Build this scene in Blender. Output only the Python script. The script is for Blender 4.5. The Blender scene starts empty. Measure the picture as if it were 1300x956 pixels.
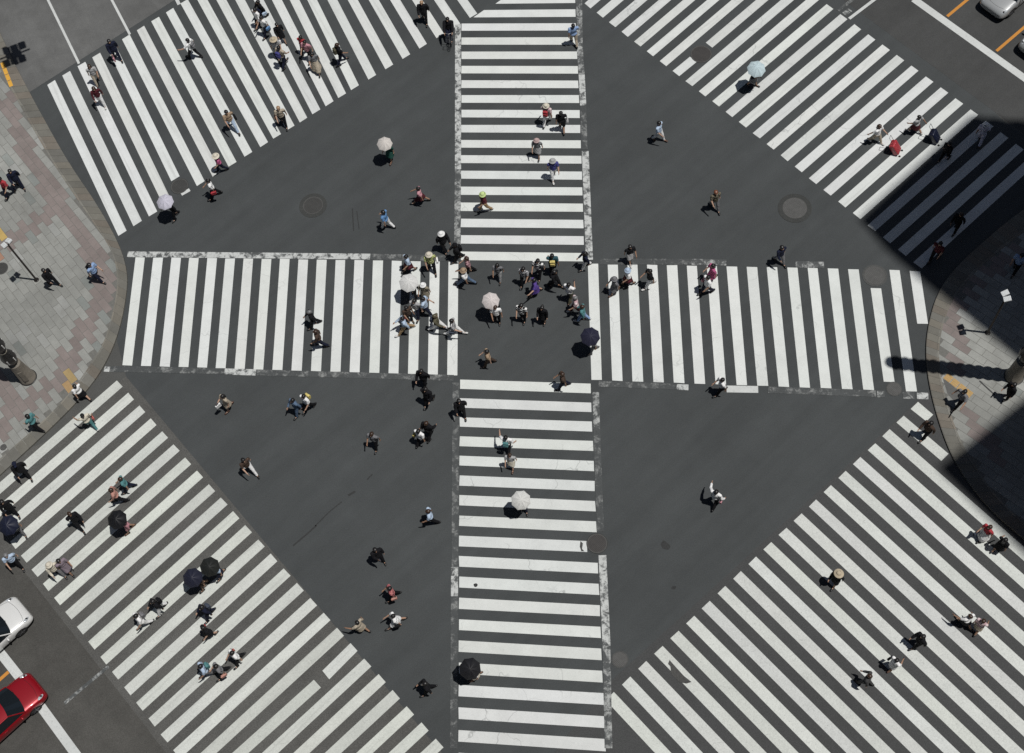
import bpy, bmesh, math, random
from mathutils import Vector, Matrix, noise
import numpy as np
random.seed(7)
R_ = math.radians
S = bpy.context.scene
COL = S.collection

# ------------------------------------------------------------------ camera
PEOPLE = """
12 217 300 walk j:navy t:navy hs:black - | person in navy suit walking beside the red-topped person, left pavement
-1 227 250 walkm s:red t:navy hs:black - | person in red top cut by the frame at left pavement edge
55 343 330 walk l:black t:black hs:black - | person all in black walking right of the twin-head floodlight post
113 336 335 walkm s:skyblue t:navy hs:black bp:black | person in sky blue shirt walking on the pavement by the kerb
94 490 140 stride s:white k:black hs:black sb:black | person in white top and black skirt stepping onto the left pavement
34 528 160 walkm s:teal t:black hs:black - | person in teal patterned top and black trousers by lower left kerb
104 527 130 arms s:cream t:teal hb:black sb:coral | person with bun and cream top, coral bag, beside lower left kerb
18 589 300 walk j:black t:black cap:navy - | person in navy cap and black clothes on outermost lower left stripes
152 608 200 walk s:teal t:navy hs:brown - | person in teal shirt beside the pink-topped companion, lower left crossing
140 622 200 walkm s:salmon t:black hs:brown - | person in salmon top just below the teal-shirted companion
2 637 300 walk l:black t:black hs:black - | person in black cut by left edge above the navy umbrella
88 652.5 310 strideM j:black t:black hs:brown - | person in black suit striding over left end of lower left crossing
7 705 300 walk s:paleblue t:black hs:grey - | person in pale blue shirt at left edge below the navy umbrella
61.7 717 310 walk l:cream t:grey bucket:cream - | person in cream hat and cream blouse at lower left stripe ends
74 712 320 walkm d:mauve - hs:black - | person in mauve dress next to the cream-hatted companion
193.3 763.5 225 walk l:black t:white hs:black bp:black | person in black top and white trousers beside grey backpack wearer
171.7 782 225 walkm s:white t:white hs:black bp:grey | person in white shirt with grey backpack, lower left crossing
255.5 771 225 walk l:navy t:navy hs:black bp:slate | person in navy top below the two dark umbrellas
257.3 797.3 225 walkm s:black k:black hs:black sb:red | person in black outfit with red bag, lower left crossing
294 829 225 walk s:white t:black hs:black sb:coral | person in white top with coral bag near bottom left stripes
253.6 846 215 walkm s:paleblue t:grey hs:black bp:teal | person in pale blue top, left of the grey-topped companion
273.4 846 215 walk s:grey t:black hs:black sb:salmon | person in grey top, right of the pale-blue-topped companion
148 658 215 umb l:pink h:pink hs:black - um:black | person in pink top beneath black umbrella, lower left crossing
9 665 300 umb s:white t:grey hs:black - um:navy | person in white beneath navy umbrella at the left frame edge
265.8 718 225 umb s:paleblue k:navy hs:black - um:black2 | person beneath upper black umbrella of the pair, lower left crossing
244 732 225 umb s:brown h:brown hs:black - um:navy2 | person beneath navy umbrella of the pair, lower left crossing
282 503 225 phone s:beige k:beige hl:black tb:white | person in beige with white bag below the left crossing
308.5 584 310 stride s:brown t:white hs:black - | person in brown top and white trousers alone on lower left asphalt
371 508 230 walk l:denim t:denim hs:black - | person in denim, left of the yellow-bagged companion
385 503 235 walkm s:white t:black hs:black bp:yellow | person in white shirt with yellow backpack left of centre
471.5 551 250 walk s:grey t:black hs:brown - | person in grey top alone between left crossing and lower arm
534.5 471 250 walk j:black t:black hs:black - | upper of two persons in black just under left crossing
540 494 250 walkm j:black t:black hs:black - | lower of two persons in black just under left crossing
541 537 60 walk j:black t:black hs:brown - | person in black with brown hair beside the yellow-bagged person
531 547 60 walkm s:white t:black hs:black sb:yellow | person in white top with yellow bag lower left of centre
582.5 509 280 walk j:black t:black hs:black - | person in black suit at upper left corner of lower arm
617.5 446 190 walk s:tan t:brown hs:black - | person in tan top alone in the lower middle of the centre
543 649 190 walkm s:paleblue t:black hs:brown - | person in pale blue top alone left of the lower arm
476 698 300 phone j:black t:black hs:black - | person in open black jacket over white, lower left asphalt
494 747 200 walk s:salmonpat t:black hs:black sb:salmon | person in reddish top above the white-topped person, lower left asphalt
453 790 150 arms s:beige k:beige hs:black - | person in beige dress by the lower left stripe ends
498.5 782 200 stride s:white k:white hs:black sb:black | person in white dress low on the left asphalt
597 848 200 umb s:white k:cream hs:black tb:cream um:black3 | person beneath black umbrella low on the lower arm
539 868 200 walk l:black t:black hs:black - | person in black at the bottom, left of the lower arm
642 555 80 arms s:white t:black hs:black bp:teal | person in white shirt with teal backpack on the lower arm
647 578 260 walk s:ltgrey k:cream hs:brown - | person in light grey top just below the teal backpack wearer
661 633 280 umb l:navy t:navy hs:black - um:white2 | person beneath white umbrella on the lower arm
713.5 475 190 walk s:brown t:navy hs:brown - | person in brown top at upper right corner of lower arm
917 482 200 walk s:white t:black hs:black - | person in white shirt and black trousers under the right crossing
909.5 624 60 arms l:white t:black hs:black sb:pink | person in white with pink bag alone on lower right asphalt
1065 728 230 walk l:black k:black sun:straw - | person in round straw hat on the lower right crossing
1257 669 210 walk s:red K:white hs:brown tb:slate | person in red top and long white skirt near the shadow
1277 685 40 walkm d:black - hl:black - | person with long hair and black dress at right frame edge
1232 782 120 arms s:white k:black hs:brown - | person in white top with raised arm, lower right crossing
1249 788 50 walk s:pinkwhite k:beige hs:brown - | person in pink-white shawl right of raised-arm companion
1172 808 200 walk j:black t:black hs:black - | person all in black on the lower right crossing
1139 838 30 phone s:white k:white hs:black sb:black | person in white near bottom of lower right crossing
1104 858 150 walk l:darkgrey t:darkgrey hs:brown - | person in dark grey at the very bottom, lower right crossing
1225 497 215 arms s:grey t:black hs:black - | person in grey top walking off the right pavement by tactile tiles
1182 537 215 walk l:brown t:black hs:black - | person in brown on the outermost lower right stripe
1288 488 200 stand l:black t:black hs:black - | person in black at the foot of the right column
993 314 300 walk l:navy t:grey hs:black - | person in navy above the right crossing, left of large round cover
909 244 290 walk s:darkpat t:grey hs:auburn - | person with auburn hair and grey trousers, upper right asphalt
800 313 290 walkm s:black k:ltgrey hs:black - | person in black top just above the right crossing
905 337 200 walk d:magenta - hl:black - | person in magenta dress above the white-shirted companion
899 352 210 walkm s:white t:navy hs:black sb:pink | person in white shirt below the magenta-dressed companion
825 344 200 walk s:black t:white hs:black - | person in black top and white trousers on the right crossing
797 343 200 walkm s:white k:maroon bucket:paleblue sb:maroon | person in pale blue hat with maroon skirt, right crossing
780 354 210 walk d:grey - bucket:grey - | person in grey dress and grey hat, first stripes of right crossing
749.8 425.5 200 umb s:ltgrey t:grey hs:black - um:navy3 | person beneath navy umbrella at left end of right crossing
742.5 321.5 200 walk l:navy t:white hl:black - | person in navy top and white trousers at the lower right corner of upper arm
738.8 389 170 walk l:teal t:skyblue hs:brown - | person in teal jacket and sky blue trousers right of centre
730 378 190 walkm s:pinkwhite t:maroon hs:grey - | grey-haired person in pink-white top right of centre
722 361 60 phone s:white t:olive hs:black - | person in white shirt looking at phone right of centre
703.7 345 330 walk l:black t:black hs:black - | person in black top directly below the yellow backpack wearer
700.7 324 90 walkm s:tealdark t:black hs:black bp:yellow | person in dark teal with yellow backpack, top of centre
682.5 331 250 walk s:checker t:black hs:black - | person in white checks and red collar left of yellow backpack wearer
664 341 250 walkm s:stripe t:black hs:black - | person in striped vest at upper middle of centre
677.7 355.5 200 arms d:purple - hs:black - | person in purple dress with outstretched arm at centre
688 390.5 250 stand l:black k:black hb:black - | person all in black right of the checkered shirt, centre
661.6 387.7 250 stand s:checker t:black hs:black - | person in black and white checkered shirt at centre
628.5 390 270 stand s:white t:black hs:brown - | person in white shirt right of the cream umbrella
623 379.6 250 umb l:black t:black hl:black - um:cream3 | person in black beneath cream umbrella at centre
631 336.5 260 walk s:grey t:ltgrey hl:black - | person in grey top with long hair near upper left of centre
588 343 170 stride s:white t:denim bucket:tan sb:black | person in tan hat and blue jeans beside pink-checked person
592 328 190 walk s:pinkpat t:black hs:brown - | person in pink and black checks above the tan hat
577.6 311 200 walk j:black t:black cap:black bp:black | person in black cap and dark clothes at lower left corner of upper arm
560 296.5 300 walkm j:black t:black bucket:white - | person in black suit and white hat, left of the upper arm
544.3 323 280 walk s:limepat t:black bucket:cream sb:white | person in cream hat and yellow-green blouse, top of left crossing
515 325.5 210 walkm s:paleblue k:maroon hs:black sb:maroon | person in pale blue shirt above the white umbrella
518.4 356.6 270 umb l:black t:black hs:black - um:white3 | person beneath large white umbrella on the left crossing
536.7 361.5 250 walk d:khaki - bucket:white - | person in white hat and khaki dress right of the white umbrella
537 379 350 walkm s:paleblue t:navy hs:black - | person in pale blue shirt and navy trousers below khaki dress
525.5 382 250 walk s:ltgrey t:navy hs:black sb:navy | person in light grey top between black-haired and blue-shirted persons
515.5 390.5 300 stand s:brown t:black hl:black - | person with long black hair and brown top, left crossing
510.5 404 200 stride l:paleblue t:camel hs:black sb:red | person in camel trousers with small red bag, left crossing
552 401 350 stride l:olive t:white hs:olive bp:slate | person in olive top and white trousers, left crossing
573.4 407 350 stride s:stripe t:white hs:black sb:slate | person in striped top near right end of left crossing
392.3 396 200 walk l:black t:black hs:grey - | person in black above the brown-jacketed person, left crossing
400 421 190 walkm l:brown t:navy hs:brown - | person in brown jacket and navy trousers on the left crossing
530.5 239 180 stride s:pink k:maroon hs:black - | person in pink top and dark red skirt left of the upper arm
486 269 160 walk s:blue t:white hs:black - | person in blue shirt and white trousers on upper left asphalt
612.5 246.5 200 walkm s:maroon t:camel bucket:lime sb:tan | person in lime hat and red top on the upper arm
488 180 250 umb d:green - hs:black - um:cream2 | person in green dress beneath cream umbrella, upper left asphalt
263.5 229 200 walk s:white t:black hs:black sb:red | person in white top with red bag beside small round cover
209 254 230 umb l:black t:black hs:black - um:lavender | person beneath pale lavender umbrella, upper left crossing
273.5 198 210 walkm s:magenta t:navy sun:cream - | person in cream hat and magenta top at upper left stripe ends
287 142 300 stride s:tan t:paleblue hs:black sb:black | person in tan top and pale blue trousers, upper left crossing
353 137 280 walk s:beige t:black hs:tan sb:orange | person in beige with orange bag near upper left stripe ends
237.5 50.5 160 arms s:white t:black hs:black bp:grey | person in white with grey backpack, middle upper left crossing
138 52 300 walk j:navy t:navy hs:black tb:pink | person in navy suit with pale pink bag at top stripe ends
113 84 290 walkm s:ltgrey t:beige hl:brown - | person in light grey top above the maroon-topped person
118.5 112 290 walk l:maroon t:white hl:brown - | person in maroon top and white trousers on third upper left stripe
327 2 220 walk l:black t:black hs:black sb:paleblue | person in black cut by top edge, upper left crossing
323 12 230 walkm s:white t:black hs:black bp:navy | person in white shirt with navy backpack near top edge
331 22 230 walk s:white t:navy hs:black sb:blue | person in white shirt with blue bag near top edge
351 31 300 walk l:black k:black hs:black tb:white | person in black dress with white bag above the straw hat
347 50 290 walkm s:ltgrey t:grey sun:straw - | person in straw hat, upper left crossing group
353.6 60 60 walk s:beige t:navy hs:black bp:indigo | person in beige shirt with indigo backpack below straw hat
381 47 250 walkm s:red t:black hl:black - | person in red top left of pink-topped companion, upper left crossing
386.5 53 250 walk s:pink t:black hs:black sb:camel | person in pink top right of red-topped companion
395.7 68 280 stride s:grey K:beige hl:black - | person in grey top and beige skirt below the pink top
427.7 56.5 30 walk s:black t:navy hs:brown bp:olive | person in black top with olive backpack, upper left crossing
535 3 270 walk j:black t:black hs:tan - | person in black suit facing the viewer near top edge
727.5 32 100 walk s:skyblue t:beige hs:black - | person in sky blue shirt and beige trousers at upper arm edge
693 134 75 walkm s:pinkwhite t:white bucket:cream bp:red | person in cream hat with red backpack on the upper arm
712 143 90 walk s:black h:black hs:black sb:ltgrey | person in black tee and shorts right of the red backpack
681 178 260 walk s:grey k:ltgrey bucket:palepink - | person in pink hat and grey clothes on the upper arm
701.5 204 280 walkm s:indigo t:white bucket:ltgrey - | person in indigo top and white trousers on the upper arm
837 156 330 walk s:paleblue t:white hs:black - | person in pale blue shirt and white trousers, upper right asphalt
960 85 330 umb s:black k:grey hs:black - um:aqua | person in black top beneath pale aqua umbrella, upper right crossing
1117 160 320 pull s:white t:beige hl:brown - | person in white top pulling the red suitcase
1167 148 140 pull s:ltgrey k:maroon hs:black - | person in light grey top pulling the navy suitcase
1252 158 60 walk s:lavender t:lavender bucket:white - | person in white hat and pale clothes inside the tower shadow
1206 182 220 walkm l:black t:black hs:black - | person in black just inside the shadow, upper right crossing
1220.5 272 230 walk l:black t:black hs:brown - | person in dark clothes deep in shadow, upper right crossing
1194 309 230 walkm s:maroon t:black hs:black - | person in maroon top near the shaded kerb
1297.6 324 230 walk s:skyblue t:black hs:black - | person in sky blue top on shaded pavement, right frame edge
568 24 270 ride j:black t:navy hs:black - | person in black jacket over white riding the bicycle
"""
H = 63.0
F = 1780.0
_d = np.array([150.0, -847.0, -F]); _d /= np.linalg.norm(_d)
_z = -_d
_x = np.array([1.0, 0, 0]) - _z[0]*_z; _x /= np.linalg.norm(_x)
_y = np.cross(_z, _x)
RM = np.array([_x, _y, _z])

def G(px, py, h=0.0):
    """photo pixel -> point on the horizontal plane z=h"""
    v = RM @ np.array([px-650.0, -(py-433.0), -F])
    t = (H-h)/-v[2]
    return Vector((v[0]*t, v[1]*t, h))

cam = bpy.data.cameras.new('camera')
cam.sensor_width = 36.0
cam.lens = 36.0*F/1300.0
cam.shift_y = -45.0/1300.0
cam.clip_start = 0.5
cam.clip_end = 3000
co = bpy.data.objects.new('camera', cam)
COL.objects.link(co)
M4 = Matrix([[RM[i][j] for j in range(3)]+[0] for i in range(3)]+[[0, 0, 0, 1]])
co.matrix_world = Matrix.Translation((0, 0, H)) @ M4
S.camera = co

# ------------------------------------------------------------------ light
EL = R_(73.0)
SHAZ = R_(170.0)                       # direction the shadows point
SUND = Vector((-math.cos(SHAZ)*math.cos(EL), -math.sin(SHAZ)*math.cos(EL), math.sin(EL)))  # towards the sun
sl = bpy.data.lights.new('sun', 'SUN')
sl.energy = 5.0
sl.angle = R_(0.53)
sl.color = (1.0, 0.98, 0.95)
so = bpy.data.objects.new('sun', sl)
COL.objects.link(so)
so.rotation_euler = SUND.to_track_quat('Z', 'Y').to_euler()
W = bpy.data.worlds.new('World')
S.world = W
W.use_nodes = True
wn = W.node_tree
bg = wn.nodes['Background']
sky = wn.nodes.new('ShaderNodeTexSky')
sky.sky_type = 'NISHITA'
sky.sun_disc = False
sky.sun_elevation = EL
sky.sun_rotation = math.atan2(SUND.x, SUND.y)
wn.links.new(sky.outputs[0], bg.inputs[0])
bg.inputs[1].default_value = 0.05
S.view_settings.view_transform = 'Standard'
S.view_settings.look = 'None'
S.view_settings.exposure = -0.62
S.view_settings.gamma = 1
S.cycles.max_bounces = 5
S.cycles.use_denoising = False

# ------------------------------------------------------------------ object helpers
def add_obj(name, me, parent=None, mats=None):
    o = bpy.data.objects.new(name, me)
    COL.objects.link(o)
    if parent is not None:
        o.parent = parent
    if mats:
        for m in mats:
            me.materials.append(m)
    return o

def tag(o, label, cat, group=None, kind=None):
    if label: o['label'] = label
    if cat: o['category'] = cat
    if group: o['group'] = group
    if kind: o['kind'] = kind
    return o

def struct(o):
    o['kind'] = 'structure'
    return o

def empty(name, loc, rz=0.0, sc=1.0):
    o = bpy.data.objects.new(name, None)
    o.empty_display_size = 0.2
    COL.objects.link(o)
    o.location = loc
    o.rotation_euler = (0, 0, rz)
    o.scale = (sc, sc, sc)
    return o

def mesh_from(bm, name, smooth=False):
    me = bpy.data.meshes.new(name)
    bmesh.ops.recalc_face_normals(bm, faces=bm.faces)
    bm.to_mesh(me)
    bm.free()
    if smooth:
        me.polygons.foreach_set('use_smooth', [True]*len(me.polygons))
    return me

def sheet(name, polys, z, mat, colors=None):
    """polys: lists of Vectors (flat, horizontal)"""
    vs, fs = [], []
    for p in polys:
        b = len(vs)
        area = sum(p[i].x*p[(i+1) % len(p)].y-p[(i+1) % len(p)].x*p[i].y for i in range(len(p)))
        if area < 0: p = p[::-1]
        vs += [(v.x, v.y, z) for v in p]
        fs.append(list(range(b, b+len(p))))
    me = bpy.data.meshes.new(name)
    me.from_pydata(vs, [], fs)
    me.update()
    if colors:
        at = me.color_attributes.new('tone', 'FLOAT_COLOR', 'CORNER')
        k = 0
        for f, c in zip(fs, colors):
            for _ in f:
                at.data[k].color = (c[0], c[1], c[2], 1); k += 1
    return add_obj(name, me, mats=[mat])

# ------------------------------------------------------------------ materials
def newmat(name):
    m = bpy.data.materials.new(name)
    m.use_nodes = True
    nt = m.node_tree
    return m, nt, nt.nodes['Principled BSDF']

def N(nt, typ, **kw):
    n = nt.nodes.new(typ)
    for k, v in kw.items():
        if k in n.inputs.keys(): n.inputs[k].default_value = v
        else: setattr(n, k, v)
    return n

def noise_n(nt, scale, detail=4, rough=0.55, vec=None, dist=0.0):
    n = N(nt, 'ShaderNodeTexNoise')
    n.inputs['Scale'].default_value = scale
    n.inputs['Detail'].default_value = detail
    n.inputs['Roughness'].default_value = rough
    n.inputs['Distortion'].default_value = dist
    if vec is not None: nt.links.new(vec, n.inputs['Vector'])
    return n.outputs['Fac']

def remap(nt, val, a, b, c, d):
    n = N(nt, 'ShaderNodeMapRange')
    n.inputs[1].default_value = a; n.inputs[2].default_value = b
    n.inputs[3].default_value = c; n.inputs[4].default_value = d
    nt.links.new(val, n.inputs[0])
    return n.outputs[0]

def math_n(nt, op, a, b):
    n = N(nt, 'ShaderNodeMath', operation=op)
    for i, v in enumerate((a, b)):
        if isinstance(v, (int, float)): n.inputs[i].default_value = v
        else: nt.links.new(v, n.inputs[i])
    return n.outputs[0]

def mixc(nt, fac, a, b):
    n = N(nt, 'ShaderNodeMix', data_type='RGBA')
    for i, v in ((0, fac), (6, a), (7, b)):
        if isinstance(v, (int, float)): n.inputs[i].default_value = v
        elif isinstance(v, tuple): n.inputs[i].default_value = (*v[:3], 1)
        else: nt.links.new(v, n.inputs[i])
    return n.outputs[2]

def scalec(nt, col, fac):
    n = N(nt, 'ShaderNodeVectorMath', operation='SCALE')
    if isinstance(col, tuple): n.inputs[0].default_value = col[:3]
    else: nt.links.new(col, n.inputs[0])
    nt.links.new(fac, n.inputs['Scale'])
    return n.outputs[0]

def pos(nt):
    return nt.nodes.new('ShaderNodeNewGeometry').outputs['Position']

def asphalt_color(nt, base, blotch=0.12, grain=0.25, streak=None):
    p = pos(nt)
    f = remap(nt, noise_n(nt, 0.13, 5, 0.6, p), 0.3, 0.7, 1-blotch, 1+blotch)
    f2 = remap(nt, noise_n(nt, 1.1, 4, 0.6, p, 0.6), 0.3, 0.7, 1-blotch*0.55, 1+blotch*0.55)
    f3 = remap(nt, noise_n(nt, 22, 3, 0.8, p), 0.3, 0.7, 1-grain, 1+grain)
    f = math_n(nt, 'MULTIPLY', f, f2)
    f = math_n(nt, 'MULTIPLY', f, f3)
    f5 = remap(nt, noise_n(nt, 0.3, 3, 0.5, p, 0.5), 0.35, 0.65, 0.975, 1.03)
    f = math_n(nt, 'MULTIPLY', f, f5)
    if streak is not None:
        mp = N(nt, 'ShaderNodeMapping', vector_type='TEXTURE')
        mp.inputs['Rotation'].default_value = (0, 0, streak)
        mp.inputs['Scale'].default_value = (18.0, 1.2, 1)
        nt.links.new(p, mp.inputs[0])
        f4 = remap(nt, noise_n(nt, 1.0, 4, 0.6, mp.outputs[0]), 0.3, 0.7, 0.90, 1.11)
        f = math_n(nt, 'MULTIPLY', f, f4)
    return scalec(nt, base, f)

def bump_to(nt, bs, h, strength, dist=0.01):
    b = N(nt, 'ShaderNodeBump')
    b.inputs['Strength'].default_value = strength
    b.inputs['Distance'].default_value = dist
    nt.links.new(h, b.inputs['Height'])
    nt.links.new(b.outputs[0], bs.inputs['Normal'])

def mat_asphalt(name, base, blotch=0.12, grain=0.25, streak=None):
    m, nt, bs = newmat(name)
    nt.links.new(asphalt_color(nt, base, blotch, grain, streak), bs.inputs['Base Color'])
    bs.inputs['Roughness'].default_value = 0.88
    bs.inputs['Specular IOR Level'].default_value = 0.25
    bump_to(nt, bs, noise_n(nt, 60, 2, 0.8, pos(nt)), 0.25, 0.006)
    return m

ASPH = (0.0605, 0.0655, 0.0665)
ASPH_OUT = (0.085, 0.086, 0.083)
PAINT = (0.675, 0.695, 0.675)

def mat_paint(name, wear=0.0, tone=1.0, base=PAINT, grain=0.07, streak=None, patch=None, crack=0.0, asp=ASPH, tonal=True):
    """traffic paint; wear: 0..1 how much tarmac shows, patch: scale of lost patches"""
    m, nt, bs = newmat(name)
    p = pos(nt)
    c = scalec(nt, tuple(b*tone for b in base), remap(nt, noise_n(nt, 0.9, 5, 0.65, p), 0.3, 0.7, 0.93, 1.05))
    c = scalec(nt, c, remap(nt, noise_n(nt, 20, 3, 0.8, p), 0.3, 0.7, 1-grain, 1+grain))
    ac = asphalt_color(nt, asp)
    if tonal:
        at_ = N(nt, 'ShaderNodeAttribute', attribute_name='tone'); mt_ = N(nt, 'ShaderNodeVectorMath', operation='MULTIPLY')
        nt.links.new(c, mt_.inputs[0]); nt.links.new(at_.outputs['Color'], mt_.inputs[1]); c = mt_.outputs[0]
    # fine grime speckle
    g = remap(nt, noise_n(nt, 9, 5, 0.75, p), 0.62-0.16*wear, 0.80-0.16*wear, 0.0, 0.15+0.7*wear)
    c = mixc(nt, g, c, ac)
    if streak is not None:
        mp = N(nt, 'ShaderNodeMapping', vector_type='TEXTURE')
        mp.inputs['Rotation'].default_value = (0, 0, streak)
        mp.inputs['Scale'].default_value = (4.0, 0.2, 1)
        nt.links.new(p, mp.inputs[0])
        s = remap(nt, noise_n(nt, 1.0, 4, 0.6, mp.outputs[0]), 0.52, 0.75, 0.0, 0.30)
        c = mixc(nt, s, c, (0.25, 0.25, 0.24))
    if crack > 0:
        v = N(nt, 'ShaderNodeTexVoronoi', feature='DISTANCE_TO_EDGE')
        v.inputs['Scale'].default_value = 0.45
        wv = N(nt, 'ShaderNodeVectorMath', operation='ADD')
        nz = N(nt, 'ShaderNodeTexNoise'); nz.inputs['Scale'].default_value = 1.5
        nt.links.new(p, nz.inputs[0])
        nt.links.new(p, wv.inputs[0]); nt.links.new(nz.outputs['Color'], wv.inputs[1])
        nt.links.new(wv.outputs[0], v.inputs['Vector'])
        e = remap(nt, v.outputs['Distance'], 0.004, 0.012, 1.0, 0.0)
        k = remap(nt, noise_n(nt, 0.3, 2, 0.5, p), 0.5, 0.6, 0.0, crack)
        c = mixc(nt, math_n(nt, 'MULTIPLY', e, k), c, ac)
    if patch is not None:
        th, sc = patch
        pf = remap(nt, noise_n(nt, sc, 7, 0.72, p, 0.4), th-0.05, th+0.07, 0.05, 1.0)
        c = mixc(nt, pf, ac, c)
    nt.links.new(c, bs.inputs['Base Color'])
    bs.inputs['Roughness'].default_value = 0.75
    bs.inputs['Specular IOR Level'].default_value = 0.3
    return m

def simple(name, col, rough=0.6, metal=0.0, var=0.06, scale=8.0, coat=0.0, spec=0.5, grain=None):
    m, nt, bs = newmat(name)
    tc = N(nt, 'ShaderNodeTexCoord')
    f = remap(nt, noise_n(nt, scale, 4, 0.6, tc.outputs['Object']), 0.3, 0.7, 1-var, 1+var)
    nt.links.new(scalec(nt, col, f), bs.inputs['Base Color'])
    bs.inputs['Roughness'].default_value = rough
    bs.inputs['Metallic'].default_value = metal
    bs.inputs['Coat Weight'].default_value = coat
    bs.inputs['Coat Roughness'].default_value = 0.04
    bs.inputs['Specular IOR Level'].default_value = spec
    return m

M_in = mat_asphalt('asphalt_new', ASPH, 0.07, 0.20, streak=R_(42))
M_out = mat_asphalt('asphalt_old', (0.082, 0.083, 0.079), 0.16, 0.30)
M_ul = mat_asphalt('asphalt_lane_old', (0.118, 0.119, 0.116), 0.20, 0.22, streak=R_(118))
M_ll = mat_asphalt('asphalt_lane_rough', (0.094, 0.093, 0.087), 0.14, 0.42, streak=R_(44.6))
M_llane = mat_asphalt('asphalt_lane_rough_plain', (0.072, 0.070, 0.064), 0.22, 0.30)
M_lr = mat_asphalt('asphalt_lane_lower_right', (0.0635, 0.065, 0.065), 0.08, 0.30)
M_ur = mat_asphalt('asphalt_lane_upper_right', (0.060, 0.061, 0.060), 0.10, 0.26, streak=R_(41.9))
P_ul = mat_paint('paint_upper_left', 0.25, 0.98, streak=R_(118))
P_ur = mat_paint('paint_upper_right', 0.25, 0.97, streak=R_(41.9), crack=0.3)
P_l = mat_paint('paint_left', 0.15, 1.0, crack=0.2)
P_r = mat_paint('paint_right', 0.15, 1.0, crack=0.25)
P_d = mat_paint('paint_lower', 0.2, 0.97, crack=0.35)
P_u = mat_paint('paint_upper', 0.1, 1.0, crack=0.25)
P_ll = mat_paint('paint_lower_left', 0.36, 0.945, base=(0.645, 0.668, 0.625), grain=0.14, streak=R_(44.6))
P_lr = mat_paint('paint_lower_right', 0.36, 0.93, base=(0.655, 0.675, 0.645), grain=0.16)
P_heavy = mat_paint('paint_worn_solid', tonal=False, wear=0.55, tone=0.80, patch=(0.46, 2.6))
P_half = mat_paint('paint_worn_half', tonal=False, wear=0.8, tone=0.6, patch=(0.52, 2.2))
P_faint = mat_paint('paint_worn_faint', tonal=False, wear=1.0, tone=0.36, patch=(0.55, 2.0))
P_line = mat_paint('paint_line', tonal=False, wear=0.4, tone=0.86)
M_orange = mat_paint('paint_orange', tonal=False, wear=0.3, tone=0.9, base=(0.62, 0.27, 0.05))

# ------------------------------------------------------------------ ground
big = 900
gp = [Vector((-big, -big, 0)), Vector((big, -big, 0)), Vector((big, big, 0)), Vector((-big, big, 0))]
struct(sheet('ground', [gp], 0.0, M_out))
Z1, Z2, Z3, Z4 = 0.004, 0.008, 0.012, 0.016
def P(*pts): return [G(*p) for p in pts]
# fresh asphalt of the junction
struct(sheet('junction_asphalt', [P((36, 118), (228, -4), (420, -120), (735, -140), (1040, -110), (1270, 150), (1420, 260), (1330, 430), (1195, 585), (1215, 660), (1080, 720), (830, 960), (640, 1060), (500, 895), (310, 660), (160, 478), (115, 300))], Z1, M_in))
struct(sheet('road_upper_left', [P((36, 118), (228, -4), (420, -120), (300, -330), (-420, -330), (-300, -60))], Z2, M_ul))
struct(sheet('road_lower_left', [P((160, 478), (500, 884), (700, 1120), (-200, 1400), (-900, 900), (-260, 700), (60, 560))], Z2, M_ll))
struct(sheet('road_lower_left_lane', [P((20, 712), (160, 890), (260, 1020), (-200, 1400), (-900, 900), (-260, 700))], Z3, M_llane))
struct(sheet('road_lower_right', [P((1190, 486), (774, 866), (700, 960), (900, 1250), (1900, 1100), (1500, 600), (1215, 560))], Z2, M_lr))
struct(sheet('road_upper_right', [P((1000, -52), (1268, 146), (1340, 200), (1700, 60), (1500, -260), (900, -260))], Z2, M_ur))

def anchors(spec):
    ks = sorted(spec)
    pts = {k: G(*spec[k]) for k in ks}
    def f(i):
        if len(ks) == 1: return pts[ks[0]]
        a, b = ks[0], ks[1]
        for j in range(len(ks)-1):
            if i >= ks[j]: a, b = ks[j], ks[j+1]
        t = (i-a)/(b-a)
        return pts[a].lerp(pts[b], t) if 0 <= t <= 1 else pts[a]+(pts[b]-pts[a])*t
    return f, (pts[ks[-1]]-pts[ks[0]]).normalized()

def arm(name, A, B, rng, mat, width=0.5, over=None, blen=None, bdir=None, skip=(), z=Z4, vary=.04):
    fa, ea = anchors(A)
    if B: fb, eb = anchors(B)
    polys = []
    for i in rng:
        if i in skip: continue
        a = fa(i)
        if B: b = fb(i)
        else:
            b = a+Vector((math.cos(bdir), math.sin(bdir), 0))*blen; eb = ea
        segs = [(a, b)]
        if over and i in over: segs = [(G(*s) if isinstance(s, tuple) else a, G(*t) if isinstance(t, tuple) else b) for s, t in over[i]]
        for s, t in segs:
            d = (t-s).normalized()
            def half(e):
                sn = abs(d.x*e.y-d.y*e.x)
                return e*(width/2/max(sn, 0.5))
            h1 = half(ea)
            h2 = half(eb)
            # follow a straight strip: keep sides parallel
            n = Vector((-d.y, d.x, 0))*(width/2)
            if h1.dot(n) < 0: h1 = -h1
            if h2.dot(n) < 0: h2 = -h2
            # slight irregularities of hand-laid paint
            j = lambda: Vector((random.uniform(-.012, .012), random.uniform(-.012, .012), 0))
            polys.append([s-h1+j(), t-h2+j(), t+h2+j(), s+h1+j()])
    tr = random.Random(len(polys)*7+3)
    cols = []
    for _ in polys:
        f = tr.uniform(1-vary, 1.03); cols.append((f, f*tr.uniform(.99, 1.01), f*tr.uniform(.98, 1.01)))
    return struct(sheet(name, polys, z, mat, cols))

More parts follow.
